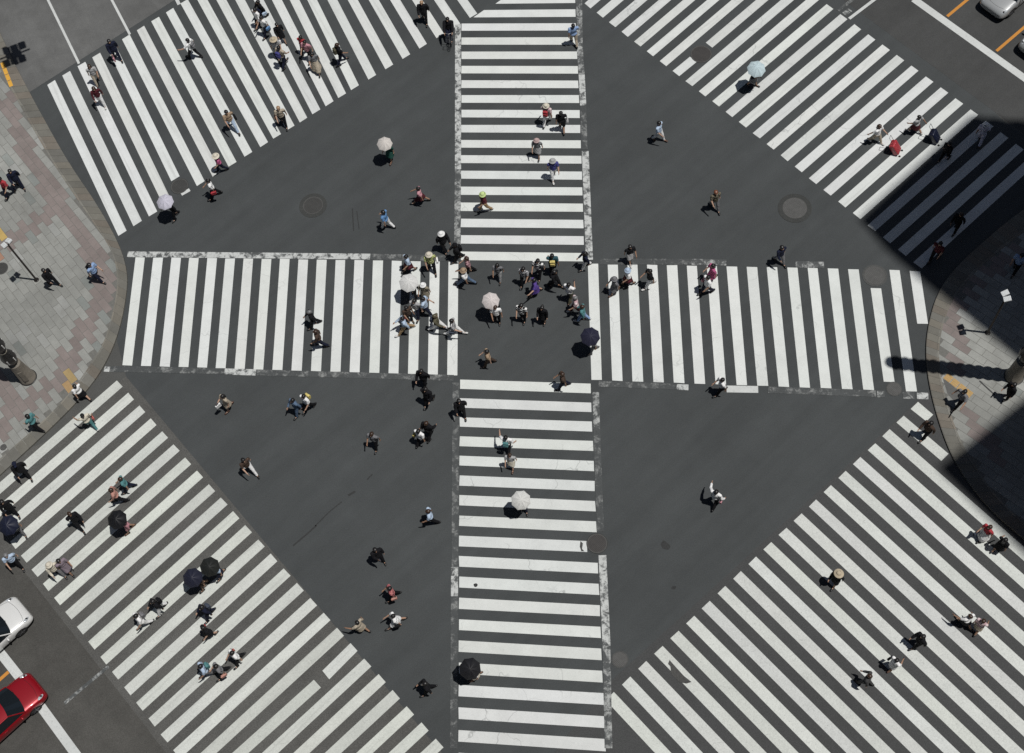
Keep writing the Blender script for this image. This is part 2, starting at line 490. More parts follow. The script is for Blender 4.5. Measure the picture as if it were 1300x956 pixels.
per = 0.98
arm('crosswalk_upper_left', {1: (65.2, 104.8), 9: (215.5, 13.2)}, {1: (155.6, 296.2), 4: (213.5, 259.5), 10: (335.4, 183.8), 17: (451, 111.4), 24: (601, 20.3)},
    range(1, 25), P_ul, 0.5, vary=.07, over={5: [(None, (223, 227))], 6: [(None, (255, 233.3))]})
arm('crosswalk_upper_right', {1: (745.9, 7.6), 13: (942.6, 158.6), 21: (1087.3, 274.6), 25: (1164.7, 337)},
    {11: (1053.8, 8.6), 17: (1161.6, 86.8), 21: (1237, 142.6), 24: (1294.7, 186.4)}, range(-2, 26), P_ur, 0.5, vary=.08,
    over={8: [(None, (880, 75.5)), ((900, 57.5), None)]})
arm('crosswalk_left', {1: (178.2, 326.9), 9: (361.5, 329), 18: (575.8, 332.5)}, {1: (161.9, 464), 9: (352.2, 469.8), 18: (574.4, 476.7)}, range(1, 19), P_l, 0.51)
arm('crosswalk_right', {1: (752.8, 335), 9: (954.5, 338.9), 16: (1135.4, 343)}, {1: (757.5, 482.5), 9: (968.2, 490), 16: (1157.2, 497)}, range(1, 18), P_r, 0.51,
    over={15: [((1112, 366), (1128.5, 485))], 17: [((1161.3, 344.5), (1171.4, 411))]})
arm('crosswalk_lower', {1: (584, 487.9), 8: (583, 661), 15: (582.4, 848.4)}, {1: (749.8, 493.2), 8: (757, 668.9), 15: (765, 859)}, range(1, 21), P_d, 0.51,
    over={9: [(None, (745, 694))]})
arm('crosswalk_upper', {1: (585, 325), 7: (585.5, 202.3), 16: (586, 34.5)}, {1: (741.9, 326.7), 7: (738.3, 203), 16: (731.2, 34.3)}, [i for i in range(1, 23) if i not in (17, 18)], P_u, 0.5,
    over={19: [((660, -14), (729.5, -14))], 20: [((683, -30), (729, -30))], 21: [((700, -45), (728.5, -45))], 22: [((712, -60), (728, -60))]})
arm('crosswalk_lower_left', {1: (152.3, 487.1), 12: (315.8, 671.4), 22: (485, 861.3)}, {6: (44.2, 727.8), 9: (87, 782), 12: (131.3, 838.8)}, range(1, 27), P_ll, 0.5, vary=.16,
    over={13: [(None, (146.5, 858))], 20: [(None, (414, 857)), ((403, 868), None)]})
arm('crosswalk_lower_right', {1: (1160.9, 514.8), 8: (1031.4, 638.6), 19: (815.5, 844.5)}, None, range(1, 22), P_lr, 0.51, vary=.07, blen=17.5, bdir=R_(-47.9),
    over={1: [(None, (1180.4, 531))], 2: [(None, (1199.7, 581))]})

struct(sheet('crosswalk_upper_end', [P((601, 22.3), (614.5, 13), (730.5, 12), (730.8, 21.6)), P((629, 5), (643, -5), (730, -5), (730.3, 4))], Z4, P_u, [(1, 1, 1)]*2))
def strip(name, pts, width, mat, z=Z4+.004, widths=None, lift=0.0):
    g = [G(*p) for p in pts]
    polys = []
    for a, b in zip(g[:-1], g[1:]):
        d = (b-a); d.z = 0; d.normalize()
        n = Vector((-d.y, d.x, 0))*width/2
        polys.append([a-n, b-n, b+n, a+n])
    return struct(sheet(name, polys, z+lift, mat))

# worn edge lines of the crossings
strip('worn_line', [(162, 323), (331, 324.5), (470, 326)], .34, P_heavy)
strip('worn_line', [(471, 326), (576, 328.5)], .34, P_faint)
strip('worn_line', [(140, 468.5), (285, 471.5)], .32, P_faint)
strip('worn_line', [(285, 471.8), (325, 473)], .34, P_heavy)
strip('worn_line', [(326, 473), (576, 480)], .32, P_faint)
strip('worn_line', [(581.5, 31), (581.5, 215)], .33, P_heavy)
strip('worn_line', [(581.5, 215), (580.5, 318)], .33, P_half)
strip('worn_line', [(734.8, -40), (736, 60), (738.5, 95)], .33, P_half)
strip('worn_line', [(738.5, 95), (740.4, 134)], .33, P_heavy)
strip('worn_line', [(740.4, 134), (742, 190)], .33, P_faint)
strip('worn_line', [(743, 192), (748.3, 330)], .36, P_heavy)
strip('worn_line', [(762, 332.5), (878, 332.5)], .34, P_faint)
strip('worn_line', [(878, 332.6), (922, 333.5)], .34, P_half)
strip('worn_line', [(1010, 336), (1046, 336.5)], .36, P_half)
strip('worn_line', [(760, 487.5), (858, 491)], .30, P_faint)
strip('worn_line', [(859, 491.5), (874, 492)], .30, P_heavy)
strip('worn_line', [(922.5, 494), (962.5, 494.6)], .36, P_line)
strip('worn_line', [(975, 495), (1112, 500)], .34, P_faint)
strip('worn_line', [(1113.5, 500.3), (1123, 500.6)], .34, P_half)
strip('worn_line', [(1146, 502), (1161, 502.5)], .34, P_half)
strip('worn_line', [(1164, 502.5), (1178.5, 503)], .34, P_heavy)
strip('worn_line', [(578.6, 486), (577.7, 720)], .32, P_faint)
strip('worn_line', [(577.3, 720), (577, 757)], .33, P_heavy)
strip('worn_line', [(577, 757), (576, 950)], .32, P_faint)
strip('worn_line', [(756.3, 498), (757.6, 545)], .32, P_half)
strip('worn_line', [(757.6, 545), (762.5, 675)], .32, P_faint)
strip('worn_line', [(764.8, 705), (770, 820)], .36, P_heavy)
strip('worn_line', [(770, 820), (772.5, 950)], .34, P_half)
strip('worn_mark', [(132.5, 468.4), (139.5, 468.9)], .3, P_heavy)
strip('worn_mark', [(230.3, 247), (241, 241)], .2, P_line)
# lane lines
strip('lane_line', [(100.5, 81), (61, 0), (-10, -150)], .14, P_line)
strip('lane_line', [(165, 44), (142, 0), (64, -150)], .14, P_line)
strip('lane_line', [(227.5, 6), (222, -6), (150, -150)], .2, P_line)
strip('lane_line', [(1078, 24), (1111, -1), (1240, -95)], .17, P_line)
strip('lane_line', [(1064, 14), (1083, -1), (1200, -88)], .18, P_faint)
strip('lane_mark', [(1071.5, 18.5), (1079.5, 12.5)], .3, P_half)
strip('stop_line', [(1160, -1), (1300, 99), (1420, 187)], .42, P_line)
strip('centre_line', [(1202.5, 21), (1229, -1), (1320, -75)], .16, M_orange)
strip('centre_line', [(1265, 65), (1300, 35), (1400, -50)], .16, M_orange)
strip('stop_line', [(-60, 768), (1, 828.5+1), (23.5, 858), (120, 990)], .42, P_line)
strip('centre_line', [(11, 853), (-8, 870), (-120, 975)], .16, M_orange)
strip('lane_line', [(138, 846), (108, 871), (82, 893)], .16, P_half)
# dark scratches in the asphalt, a seam and faint tyre marks
M_tar = mat_asphalt('tar_mark', (0.040, 0.041, 0.041), 0.1, 0.3)
strip('tar_crack', [(473, 602), (466, 609)], .06, M_tar)
strip('tar_crack', [(451, 624), (442, 629)], .10, M_tar)
strip('tar_crack', [(434, 637), (418, 650), (400, 668)], .05, M_tar)
strip('tar_crack', [(402, 667), (391, 677), (372, 693)], .08, M_tar)
strip('tar_crack', [(447.5, 265), (449, 293)], .05, M_tar)
strip('tar_crack', [(453, 268), (456, 291)], .04, M_tar)
def blob(name, cx, cy, r, mat, z=Z3, n=22, amp=0.35, el=1.0, rot=0.0):
    c = G(cx, cy); ph = random.uniform(0, 50)
    pts = []
    for k in range(n):
        a = 2*math.pi*k/n
        q = r*(1+amp*noise.noise(Vector((math.cos(a)*1.2+ph, math.sin(a)*1.2, 0))))
        x, y = q*math.cos(a)*el, q*math.sin(a)
        pts.append(c+Vector((x*math.cos(rot)-y*math.sin(rot), x*math.sin(rot)+y*math.cos(rot), 0)))
    return struct(sheet(name, [pts], z, mat))
blob('tar_spot', 844.5, 692.5, .17, M_tar, el=1.5, rot=-.8)
blob('tar_spot', 855.5, 746, .08, M_tar, el=1.3)
blob('tar_spot', 604, 743, .09, M_tar, z=Z4+.004)
M_paintloss = mat_asphalt('bare_asphalt_patch', (0.075, 0.075, 0.072), 0.1, 0.35)
# lost paint on one lower right stripe
struct(sheet('bare_patch', [P((844, 839), (848, 843), (850, 838), (858, 847), (868, 858), (878, 866), (871, 868), (862, 866), (852, 855), (851, 846))], Z4+.004, M_paintloss))
struct(sheet('bare_patch', [P((737, 687), (740, 690), (739, 697), (742, 700), (738, 700), (736, 694))], Z4+.004, M_paintloss))
# ------------------------------------------------------------------ pavements
def inside(p, poly):
    c = False
    n = len(poly)
    for i in range(n):
        a, b = poly[i], poly[i-1]
        if (a.y > p.y) != (b.y > p.y) and p.x < (b.x-a.x)*(p.y-a.y)/(b.y-a.y)+a.x: c = not c
    return c

def dseg(p, pts):
    best = 1e9
    for a, b in zip(pts[:-1], pts[1:]):
        ab = b-a; t = max(0, min(1, (p-a).dot(ab)/ab.dot(ab)))
        best = min(best, (p-(a+ab*t)).length)
    return best

m, nt, bs = newmat('paving_stone')
at = N(nt, 'ShaderNodeAttribute', attribute_name='tone')
p_ = pos(nt)
c = scalec(nt, at.outputs['Color'], remap(nt, noise_n(nt, 1.1, 5, 0.65, p_), 0.3, 0.7, 0.86, 1.1))
c = scalec(nt, c, remap(nt, noise_n(nt, 24, 3, 0.8, p_), 0.3, 0.7, 0.86, 1.14))
st = remap(nt, noise_n(nt, 0.7, 6, 0.7, p_, 0.8), 0.56, 0.75, 0.0, 0.4)
c = mixc(nt, st, c, (0.17, 0.165, 0.15))
nt.links.new(c, bs.inputs['Base Color'])
bs.inputs['Roughness'].default_value = 0.85
bs.inputs['Specular IOR Level'].default_value = 0.25
bump_to(nt, bs, noise_n(nt, 40, 3, 0.7, p_), 0.2, 0.005)
M_tile = m
M_joint = simple('paving_joint', (0.15, 0.148, 0.135), 0.95, var=0.15)
CURB_C = [(0.160, 0.154, 0.132), (0.168, 0.157, 0.132), (0.152, 0.147, 0.128), (0.170, 0.152, 0.127), (0.158, 0.154, 0.137)]

def resample(pts, step):
    out = [pts[0].copy()]
    for a, b in zip(pts[:-1], pts[1:]):
        n = max(1, int(round((b-a).length/step)))
        for k in range(1, n+1): out.append(a.lerp(b, k/n))
    return out

def smooth_line(pts, it=2):
    for _ in range(it):
        q = [pts[0]]
        for a, b in zip(pts[:-1], pts[1:]):
            q += [a.lerp(b, .25), a.lerp(b, .75)]
        q.append(pts[-1]); pts = q
    return pts

def pavement(outer_px, inner_px, far, uang, bands, specials, seed, tl=0.88, tw=0.39):
    """kerb ring + paved area"""
    rnd = random.Random(seed)
    outer = smooth_line([G(*p, 0.13) for p in outer_px])
    inner = smooth_line([G(*p, 0.13) for p in inner_px])
    n = 90
    def even(pts):
        L = [0]
        for a, b in zip(pts[:-1], pts[1:]): L.append(L[-1]+(b-a).length)
        out = []
        for k in range(n+1):
            s = L[-1]*k/n; j = 0
            while j < len(L)-2 and L[j+1] < s: j += 1
            t = (s-L[j])/(L[j+1]-L[j]); out.append(pts[j].lerp(pts[j+1], t))
        return out
    O, I = even(outer), even(inner)
    vs, fs, cols = [], [], []
    def quad(a, b, c_, d, col):
        k = len(vs); vs.extend([tuple(a), tuple(b), tuple(c_), tuple(d)]); fs.append((k, k+1, k+2, k+3)); cols.append(col)
    down = Vector((0, 0, -0.14))
    for k in range(n):
        col = rnd.choice(CURB_C); f = rnd.uniform(.9, 1.1); col = tuple(x*f for x in col)
        g = 0.012
        a, b = O[k].lerp(O[k+1], g), O[k].lerp(O[k+1], 1-g)
        c_, d = I[k].lerp(I[k+1], 1-g), I[k].lerp(I[k+1], g)
        # main granite course, narrow edging on the pavement side
        e1, e2 = d.lerp(a, .16), c_.lerp(b, .16)
        lip = Vector((0, 0, -.018))
        ao, bo = a.lerp(d, .06), b.lerp(c_, .06)
        quad(a+lip, b+lip, bo, ao, col)
        quad(ao, bo, e2, e1, col)
        f2 = rnd.uniform(1.05, 1.35)
        e1i, e2i = e1.lerp(d, .12), e2.lerp(c_, .12)
        quad(e1i, e2i, c_, d, tuple(x*f2 for x in col))
        quad(a+down, b+down, b+lip, a+lip, col)
    me = bpy.data.meshes.new('kerb'); me.from_pydata(vs, [], fs); me.update()
    att = me.color_attributes.new('tone', 'FLOAT_COLOR', 'CORNER'); k = 0
    for f, c0 in zip(fs, cols):
        for _ in f: att.data[k].color = (*c0, 1); k += 1
    struct(add_obj('kerb', me, mats=[M_tile]))
    farv = [G(*p, 0.0) for p in far]
    base = [Vector((v.x, v.y, 0)) for v in O]+farv
    # joint mortar slab
    struct(sheet('pavement_base', [[Vector((v.x, v.y, 0)) for v in (O[k].lerp(I[k], .05) for k in range(n+1))]+farv], 0.116, M_joint))
    region = [Vector((v.x, v.y, 0)) for v in I]+farv
    u = Vector((math.cos(uang), math.sin(uang), 0)); v = Vector((-u.y, u.x, 0))
    cen = sum((G(*p) for p in inner_px), Vector())/len(inner_px)
    bnds = [([G(*p) for p in pts], w) for pts, w in bands]
    spcs = [([G(*p) for p in poly], col) for poly, col in specials]
    polys, colors = [], []
    gap = 0.010
    for j in range(-75, 76):
        off = (j % 2)*tl*0.5+(0.13*tl if j % 3 == 0 else 0)
        for i in range(-34, 35):
            c0 = cen+u*(i*tl+off)+v*(j*tw)
            if not inside(c0, region): continue
            px = c0
            col = None
            for pts, w in bnds:
                if dseg(c0, pts) < w/2:
                    f = rnd.uniform(.92, 1.08)
                    col = (0.222*f, 0.190*f, 0.178*f)
            for poly, cc in spcs:
                if inside(c0, poly): col = tuple(x*rnd.uniform(.93, 1.07) for x in cc)
            if col is None:
                b = rnd.choice([.26, .265, .27, .275, .29, .28, .265])
                b *= 1+.25*noise.noise(c0*0.25)
                col = (b*1.0, b*1.015, b*.945)
                if rnd.random() < .07: col = (b*.80, b*.85, b*.80)
                if rnd.random() < .08: col = (b*1.12, b*1.14, b*1.08)
            hu, hv = u*(tl/2-gap), v*(tw/2-gap)
            polys.append([c0-hu-hv, c0+hu-hv, c0+hu+hv, c0-hu+hv]); colors.append(col)
    struct(sheet('pavement', polys, 0.121, M_tile, colors))

ua = (G(104.6, 154.4)-G(58.6, 100)); uangL = math.atan2(ua.y, ua.x)
pavement([(-60, -90), (-2, 38), (22.6, 90), (71.5, 180), (92.6, 215), (125, 262), (152, 311), (161, 342), (161.5, 367), (152, 418), (137, 455), (119, 484.6), (83.8, 525), (0, 602.6), (-120, 712)],
         [(-78, -85), (-20, 45), (2, 92), (24, 131), (50, 178), (72, 215), (111.7, 273), (142, 316.5), (149.5, 347), (147.5, 380), (134.5, 430), (120, 455), (100, 484), (68, 523), (0, 582), (-130, 695)],
         [(-400, 800), (-700, 200), (-400, -300)], uangL,
         [([(8, 130), (18, 152), (28, 180), (50, 216), (79, 264), (100, 297), (122, 326), (133, 352), (131, 375), (117, 411), (96, 445), (63, 495), (31, 516), (-20, 560)], .92),
          ([(75, 262), (17, 303), (-10, 322), (-80, 370)], .82), ([(31, 516), (0, 487), (-60, 420)], .85)],
         [([(80, 480), (92, 470), (106, 484), (90, 496)], (.36, .27, .13)), ([(-20, 285), (8, 297), (6, 312), (-20, 300)], (.48, .33, .12)), ([(-30, 310), (9, 318), (2, 335), (-30, 340)], (.34, .20, .13))], 3)
ub = (G(1290, 482)-G(1222, 438)); uangR = math.atan2(ub.y, ub.x)
pavement([(1420, 190), (1300, 263), (1235, 318), (1204, 350), (1189, 375), (1180, 405), (1175.5, 435), (1176, 462), (1181, 495), (1191, 533), (1205, 572), (1222, 602), (1244, 632), (1266, 655), (1292, 678), (1350, 725), (1510, 840)],
         [(1440, 212), (1318, 280), (1250, 333), (1219, 366), (1205, 389), (1196.5, 414), (1192, 440), (1192.5, 464), (1197, 493), (1207, 527), (1221, 563), (1237, 590), (1257, 620), (1279, 645), (1305, 668), (1362, 712), (1525, 828)],
         [(2300, 900), (2400, 300), (1900, 0)], uangR,
         [([(1210, 398), (1208, 420), (1216, 440), (1212, 470)], .75), ([(1228, 522), (1240, 545), (1270, 590)], .75), ([(1205, 395), (1225, 372), (1290, 320)], .6)],
         [], 5)
M_tact = simple('tactile_yellow', (0.44, 0.29, 0.12), 0.8, var=0.12, scale=3)
m2, nt2, bs2 = newmat('tactile_bright')
tp = pos(nt2)
nt2.links.new(scalec(nt2, (0.66, 0.36, 0.05), remap(nt2, noise_n(nt2, 3, 4, .6, tp), .3, .7, .9, 1.1)), bs2.inputs['Base Color'])
bs2.inputs['Roughness'].default_value = 0.75

def tactile(p0, p1, width, n, mat, z=0.127):
    a, b = G(*p0, z), G(*p1, z)
    d = (b-a)/n; dn = d.normalized(); w = Vector((-dn.y, dn.x, 0))
    bm = bmesh.new()
    for k in range(n):
        o = a+d*k
        def box(c, hx, hy, h):
            vs = [bm.verts.new((c+dn*sx*hx+w*sy*hy)+Vector((0, 0, zz))) for zz in (0, h) for sx, sy in ((-1, -1), (1, -1), (1, 1), (-1, 1))]
            bm.faces.new(vs[4:8])
            for q in range(4): bm.faces.new((vs[q], vs[(q+1) % 4], vs[4+(q+1) % 4], vs[4+q]))
        L = d.length
        box(o+dn*L/2, L/2-.02, width/2, .006)
        for t in range(4):
            box(o+dn*L/2+w*width*(t-1.5)/4+Vector((0, 0, .006)), L/2-.03, width/20, .005)
    struct(add_obj('tactile_paving', mesh_from(bm, 'tactile_paving'), mats=[mat]))
tactile((1199.8, 476.5), (1233.5, 502.5), .36, 4, M_tact)
tactile((2.5, 79), (14.5, 110), .22, 4, m2)
# second, darker inlay between the tactile tiles and the kerb and a drain slot
M_inlay = simple('inlay_grey', (0.11, 0.11, 0.105), 0.9, var=0.15)
struct(sheet('pavement_inlay', [P((1197, 481, .12), (1201, 483, .12), (1222, 500, .12), (1212, 510, .12), (1203, 500, .12))], 0.127, M_inlay))
strip('drain_slot', [(1243.5, 483.5, .13), (1263, 501.5, .13)], .07, simple('drain_iron', (0.03, 0.03, 0.03), .7), z=0.128)

# ------------------------------------------------------------------ manhole covers
def disc(bm, r0, r1, z0, z1, n=48, mi=0):
    for k in range(n):
        a0, a1 = 2*math.pi*k/n, 2*math.pi*(k+1)/n
        vs = [bm.verts.new((r*math.cos(a), r*math.sin(a), z)) for r, a, z in ((r0, a0, z0), (r1, a0, z1), (r1, a1, z1), (r0, a1, z0))]
        f = bm.faces.new(vs if r0 > 0 else vs[1:]+[vs[0]]); f.material_index = mi
def mat_iron(name, col, kind):
    m, nt, bs = newmat(name)
    tc = N(nt, 'ShaderNodeTexCoord')
    p = tc.outputs['Object']
    f = remap(nt, noise_n(nt, 5, 4, .6, p), .3, .7, .85, 1.15)
    c = scalec(nt, col, f)
    if kind == 'grid':
        ck = N(nt, 'ShaderNodeTexChecker'); ck.inputs['Scale'].default_value = 22
        nt.links.new(p, ck.inputs[0])
        ck.inputs[1].default_value = (.75, .75, .75, 1); ck.inputs[2].default_value = (1.3, 1.3, 1.3, 1)
        mm = N(nt, 'ShaderNodeVectorMath', operation='MULTIPLY'); nt.links.new(c, mm.inputs[0]); nt.links.new(ck.outputs[0], mm.inputs[1]); c = mm.outputs[0]
    nt.links.new(c, bs.inputs['Base Color'])
    bs.inputs['Roughness'].default_value = .7
    return m
I_dark = mat_iron('iron_dark', (0.040, 0.040, 0.038), 'grid')
I_mid = mat_iron('iron_mid', (0.072, 0.072, 0.069), 'grid')
I_brown = mat_iron('iron_brown', (0.037, 0.034, 0.032), 'grid')
I_ring = mat_iron('iron_ring', (0.075, 0.074, 0.07), 'x')
C_ring = mat_asphalt('repair_ring', (0.05, 0.052, 0.05), .1, .3)
C_ring2 = mat_asphalt('repair_ring_pale', (0.074, 0.076, 0.074), .1, .3)
def manhole(px, py, r, rr, cm, rm, label, z=0.0, rot=0):
    c = G(px, py, z)
    t = empty('manhole_cover', (c.x, c.y, z+Z4+.002), rot)
    tag(t, label, 'manhole cover', 'round covers set in the asphalt')
    bm = bmesh.new(); disc(bm, 0, r-.035, .006, .006)
    for q in range(3, 8): disc(bm, r*q/9-.008, r*q/9+.008, .0085, .0085, 36)
    o = add_obj('lid', mesh_from(bm, 'lid'), t, [cm])
    bm = bmesh.new(); disc(bm, r-.03, r, .009, .009); disc(bm, r-.035, r-.03, .006, .009)
    add_obj('frame', mesh_from(bm, 'frame'), t, [I_ring])
    if rr > r:
        bm = bmesh.new(); disc(bm, r, rr, .003, .001)
        add_obj('surround', mesh_from(bm, 'surround'), t, [rm])
manhole(397.5, 261, .53, .74, I_dark, C_ring, 'dark round cover with a faint ring, alone on the upper left asphalt')
manhole(228, 236.5, .46, .5, I_dark, C_ring, 'dark round cover interrupting the upper left stripes')
manhole(890, 69, .56, .58, I_brown, C_ring, 'brown round cover breaking an upper right stripe')
manhole(1009, 264.5, .62, .86, I_mid, C_ring, 'largest round cover, on the asphalt above the right crossing')
manhole(1110.5, 350, .52, .62, I_mid, C_ring2, 'round cover at the top of the second last right stripe')
manhole(1135, 494, .34, .38, I_mid, C_ring2, 'small round cover at the foot of the right stripes')
manhole(787, 837.5, .33, .39, I_mid, C_ring2, 'small patterned round cover by the lower arm near the bottom')
manhole(758, 690, .46, .5, I_brown, C_ring, 'brown round cover cutting the right end of a lower stripe')
manhole(2, 341, .36, .36, I_dark, C_ring, 'dark round cover in the left pavement at the frame edge', z=.115)
manhole(4.5, 568, .17, .17, I_mid, C_ring, 'tiny round cover in the left pavement near the kerb', z=.115)

# ------------------------------------------------------------------ primitives and remeshing
def prim_into(bm, pr):
    k = pr[0]
    if k == 'cap':
        _, a, ra, b, rb = pr
        a, b = Vector(a), Vector(b)
        for c_, r in ((a, ra), (b, rb)):
            bmesh.ops.create_icosphere(bm, subdivisions=2, radius=r, matrix=Matrix.Translation(c_))
        d = b-a
        if d.length > 1e-5:
            q = d.to_track_quat('Z', 'Y').to_matrix().to_4x4()
            bmesh.ops.create_cone(bm, cap_ends=True, cap_tris=False, segments=14, radius1=ra, radius2=rb, depth=d.length,
                                  matrix=Matrix.Translation((a+b)/2) @ q)
    elif k == 'ell':
        c_, r = pr[1], pr[2]
        rot = pr[3] if len(pr) > 3 else Matrix.Identity(4)
        bmesh.ops.create_icosphere(bm, subdivisions=3, radius=1.0, matrix=Matrix.Translation(c_) @ rot @ Matrix.Diagonal((*r, 1)))
    elif k == 'box':
        c_, r = pr[1], pr[2]
        rot = pr[3] if len(pr) > 3 else Matrix.Identity(4)
        bmesh.ops.create_cube(bm, size=2.0, matrix=Matrix.Translation(c_) @ rot @ Matrix.Diagonal((*r, 1)))

def union(prims, voxel=0.014, smooth=3, wrinkle=0.0, cut=None, name='m', extra=None):
    bm = bmesh.new()
    for pr in prims: prim_into(bm, pr)
    me = bpy.data.meshes.new('tmp'); bm.to_mesh(me); bm.free()
    o = bpy.data.objects.new('tmp', me); COL.objects.link(o)
    md = o.modifiers.new('r', 'REMESH'); md.mode = 'VOXEL'; md.voxel_size = voxel
    ms = o.modifiers.new('s', 'SMOOTH'); ms.factor = 0.5; ms.iterations = smooth
    dg = bpy.context.evaluated_depsgraph_get()
    me2 = bpy.data.meshes.new_from_object(o.evaluated_get(dg))
    bpy.data.objects.remove(o); bpy.data.meshes.remove(me)
    bm = bmesh.new(); bm.from_mesh(me2); bpy.data.meshes.remove(me2)
    if wrinkle:
        bm.normal_update()
        for v in bm.verts:
            q = v.co
            w = noise.noise(Vector((q.x*9, q.y*9, q.z*14)))+.6*noise.noise(Vector((q.x*22+5, q.y*22, q.z*30)))
            v.co += v.normal*wrinkle*w
    for z, keep_above in (cut or []):
        bmesh.ops.bisect_plane(bm, geom=bm.verts[:]+bm.edges[:]+bm.faces[:], plane_co=(0, 0, z), plane_no=(0, 0, 1),
                               clear_inner=keep_above, clear_outer=not keep_above)
    if extra:
        for pr in extra: prim_into(bm, pr)
    me = bpy.data.meshes.new(name); bm.to_mesh(me); bm.free()
    me.polygons.foreach_set('use_smooth', [True]*len(me.polygons))
    return me

def tubes(paths, r, n=8, name='tube'):
    bm = bmesh.new()
    for pts in paths:
        for a, b in zip(pts[:-1], pts[1:]):
            a, b = Vector(a), Vector(b); d = b-a
            if d.length < 1e-6: continue
            q = d.to_track_quat('Z', 'Y').to_matrix().to_4x4()
            bmesh.ops.create_cone(bm, cap_ends=True, segments=n, radius1=r, radius2=r, depth=d.length+r*.6, matrix=Matrix.Translation((a+b)/2) @ q)
    return mesh_from(bm, name, False)

def boxes(lst, bevel=0.0, name='box', seg=2):
    bm = bmesh.new()
    for c_, r, *rot in lst:
        b2 = bmesh.new()
        bmesh.ops.create_cube(b2, size=2.0, matrix=Matrix.Diagonal((*r, 1)))
        if bevel: bmesh.ops.bevel(b2, geom=b2.edges[:]+b2.verts[:], offset=bevel, segments=seg, affect='EDGES', profile=.5)
        b2.transform(Matrix.Translation(c_) @ (rot[0] if rot else Matrix.Identity(4)))
        t = bpy.data.meshes.new('t'); b2.to_mesh(t); b2.free(); bm.from_mesh(t); bpy.data.meshes.remove(t)
    return mesh_from(bm, name)

def lathe(prof, n=32, name='lathe', smooth=True):
    bm = bmesh.new()
    rings = [[bm.verts.new((r*math.cos(2*math.pi*k/n), r*math.sin(2*math.pi*k/n), z)) for k in range(n)] for r, z in prof]
    for a, b in zip(rings[:-1], rings[1:]):
        for k in range(n): bm.faces.new((a[k], a[(k+1) % n], b[(k+1) % n], b[k]))
    for rg in (rings[0], rings[-1]):
        try: bm.faces.new(rg)
        except ValueError: pass
    return mesh_from(bm, name, smooth)
# ------------------------------------------------------------------ people
PAL = dict(black=(.012, .012, .014), navy=(.014, .018, .045), white=(.72, .72, .70), paleblue=(.42, .55, .72), skyblue=(.25, .40, .68), blue=(.10, .27, .55),
    grey=(.20, .20, .21), ltgrey=(.42, .42, .42), darkgrey=(.06, .06, .06), slate=(.06, .075, .11), beige=(.48, .40, .29), cream=(.66, .60, .47), tan=(.40, .27, .16),
    camel=(.42, .27, .12), brown=(.075, .045, .03), red=(.50, .02, .035), coral=(.62, .13, .10), salmon=(.55, .25, .19), pink=(.66, .28, .33), magenta=(.60, .09, .26),
    purple=(.11, .055, .33), indigo=(.07, .07, .30), green=(.012, .10, .075), teal=(.07, .26, .27), tealdark=(.02, .10, .13), olive=(.11, .10, .055), khaki=(.30, .26, .18),
    yellow=(.70, .55, .10), lime=(.55, .72, .22), maroon=(.10, .012, .02), orange=(.50, .16, .05), denim=(.10, .17, .28), lavender=(.68, .66, .78), mauve=(.26, .20, .24),
    palepink=(.55, .38, .36), straw=(.55, .45, .30), aqua=(.60, .76, .80), auburn=(.20, .07, .035), cream3=(.82, .74, .71), white3=(.80, .80, .77), black2=(.016, .018, .016), navy2=(.016, .018, .04), black3=(.013, .013, .016), navy3=(.022, .022, .05),
    white2=(.78, .78, .74), cream2=(.80, .74, .68))
for _k, _c in list(PAL.items()):
    _l = .3*_c[0]+.6*_c[1]+.1*_c[2]
    PAL[_k] = tuple((_l+(x-_l)*.80)*(.92 if _l < .5 else 1) for x in _c)
PAL['black'] = (.007, .007, .009); PAL['navy'] = (.009, .012, .030); PAL['white'] = (.84, .84, .83)
HAIR = dict(black=(.010, .009, .009), brown=(.035, .018, .010), grey=(.16, .16, .16), tan=(.30, .19, .11), olive=(.08, .07, .04), auburn=(.16, .06, .03))
_mc = {}
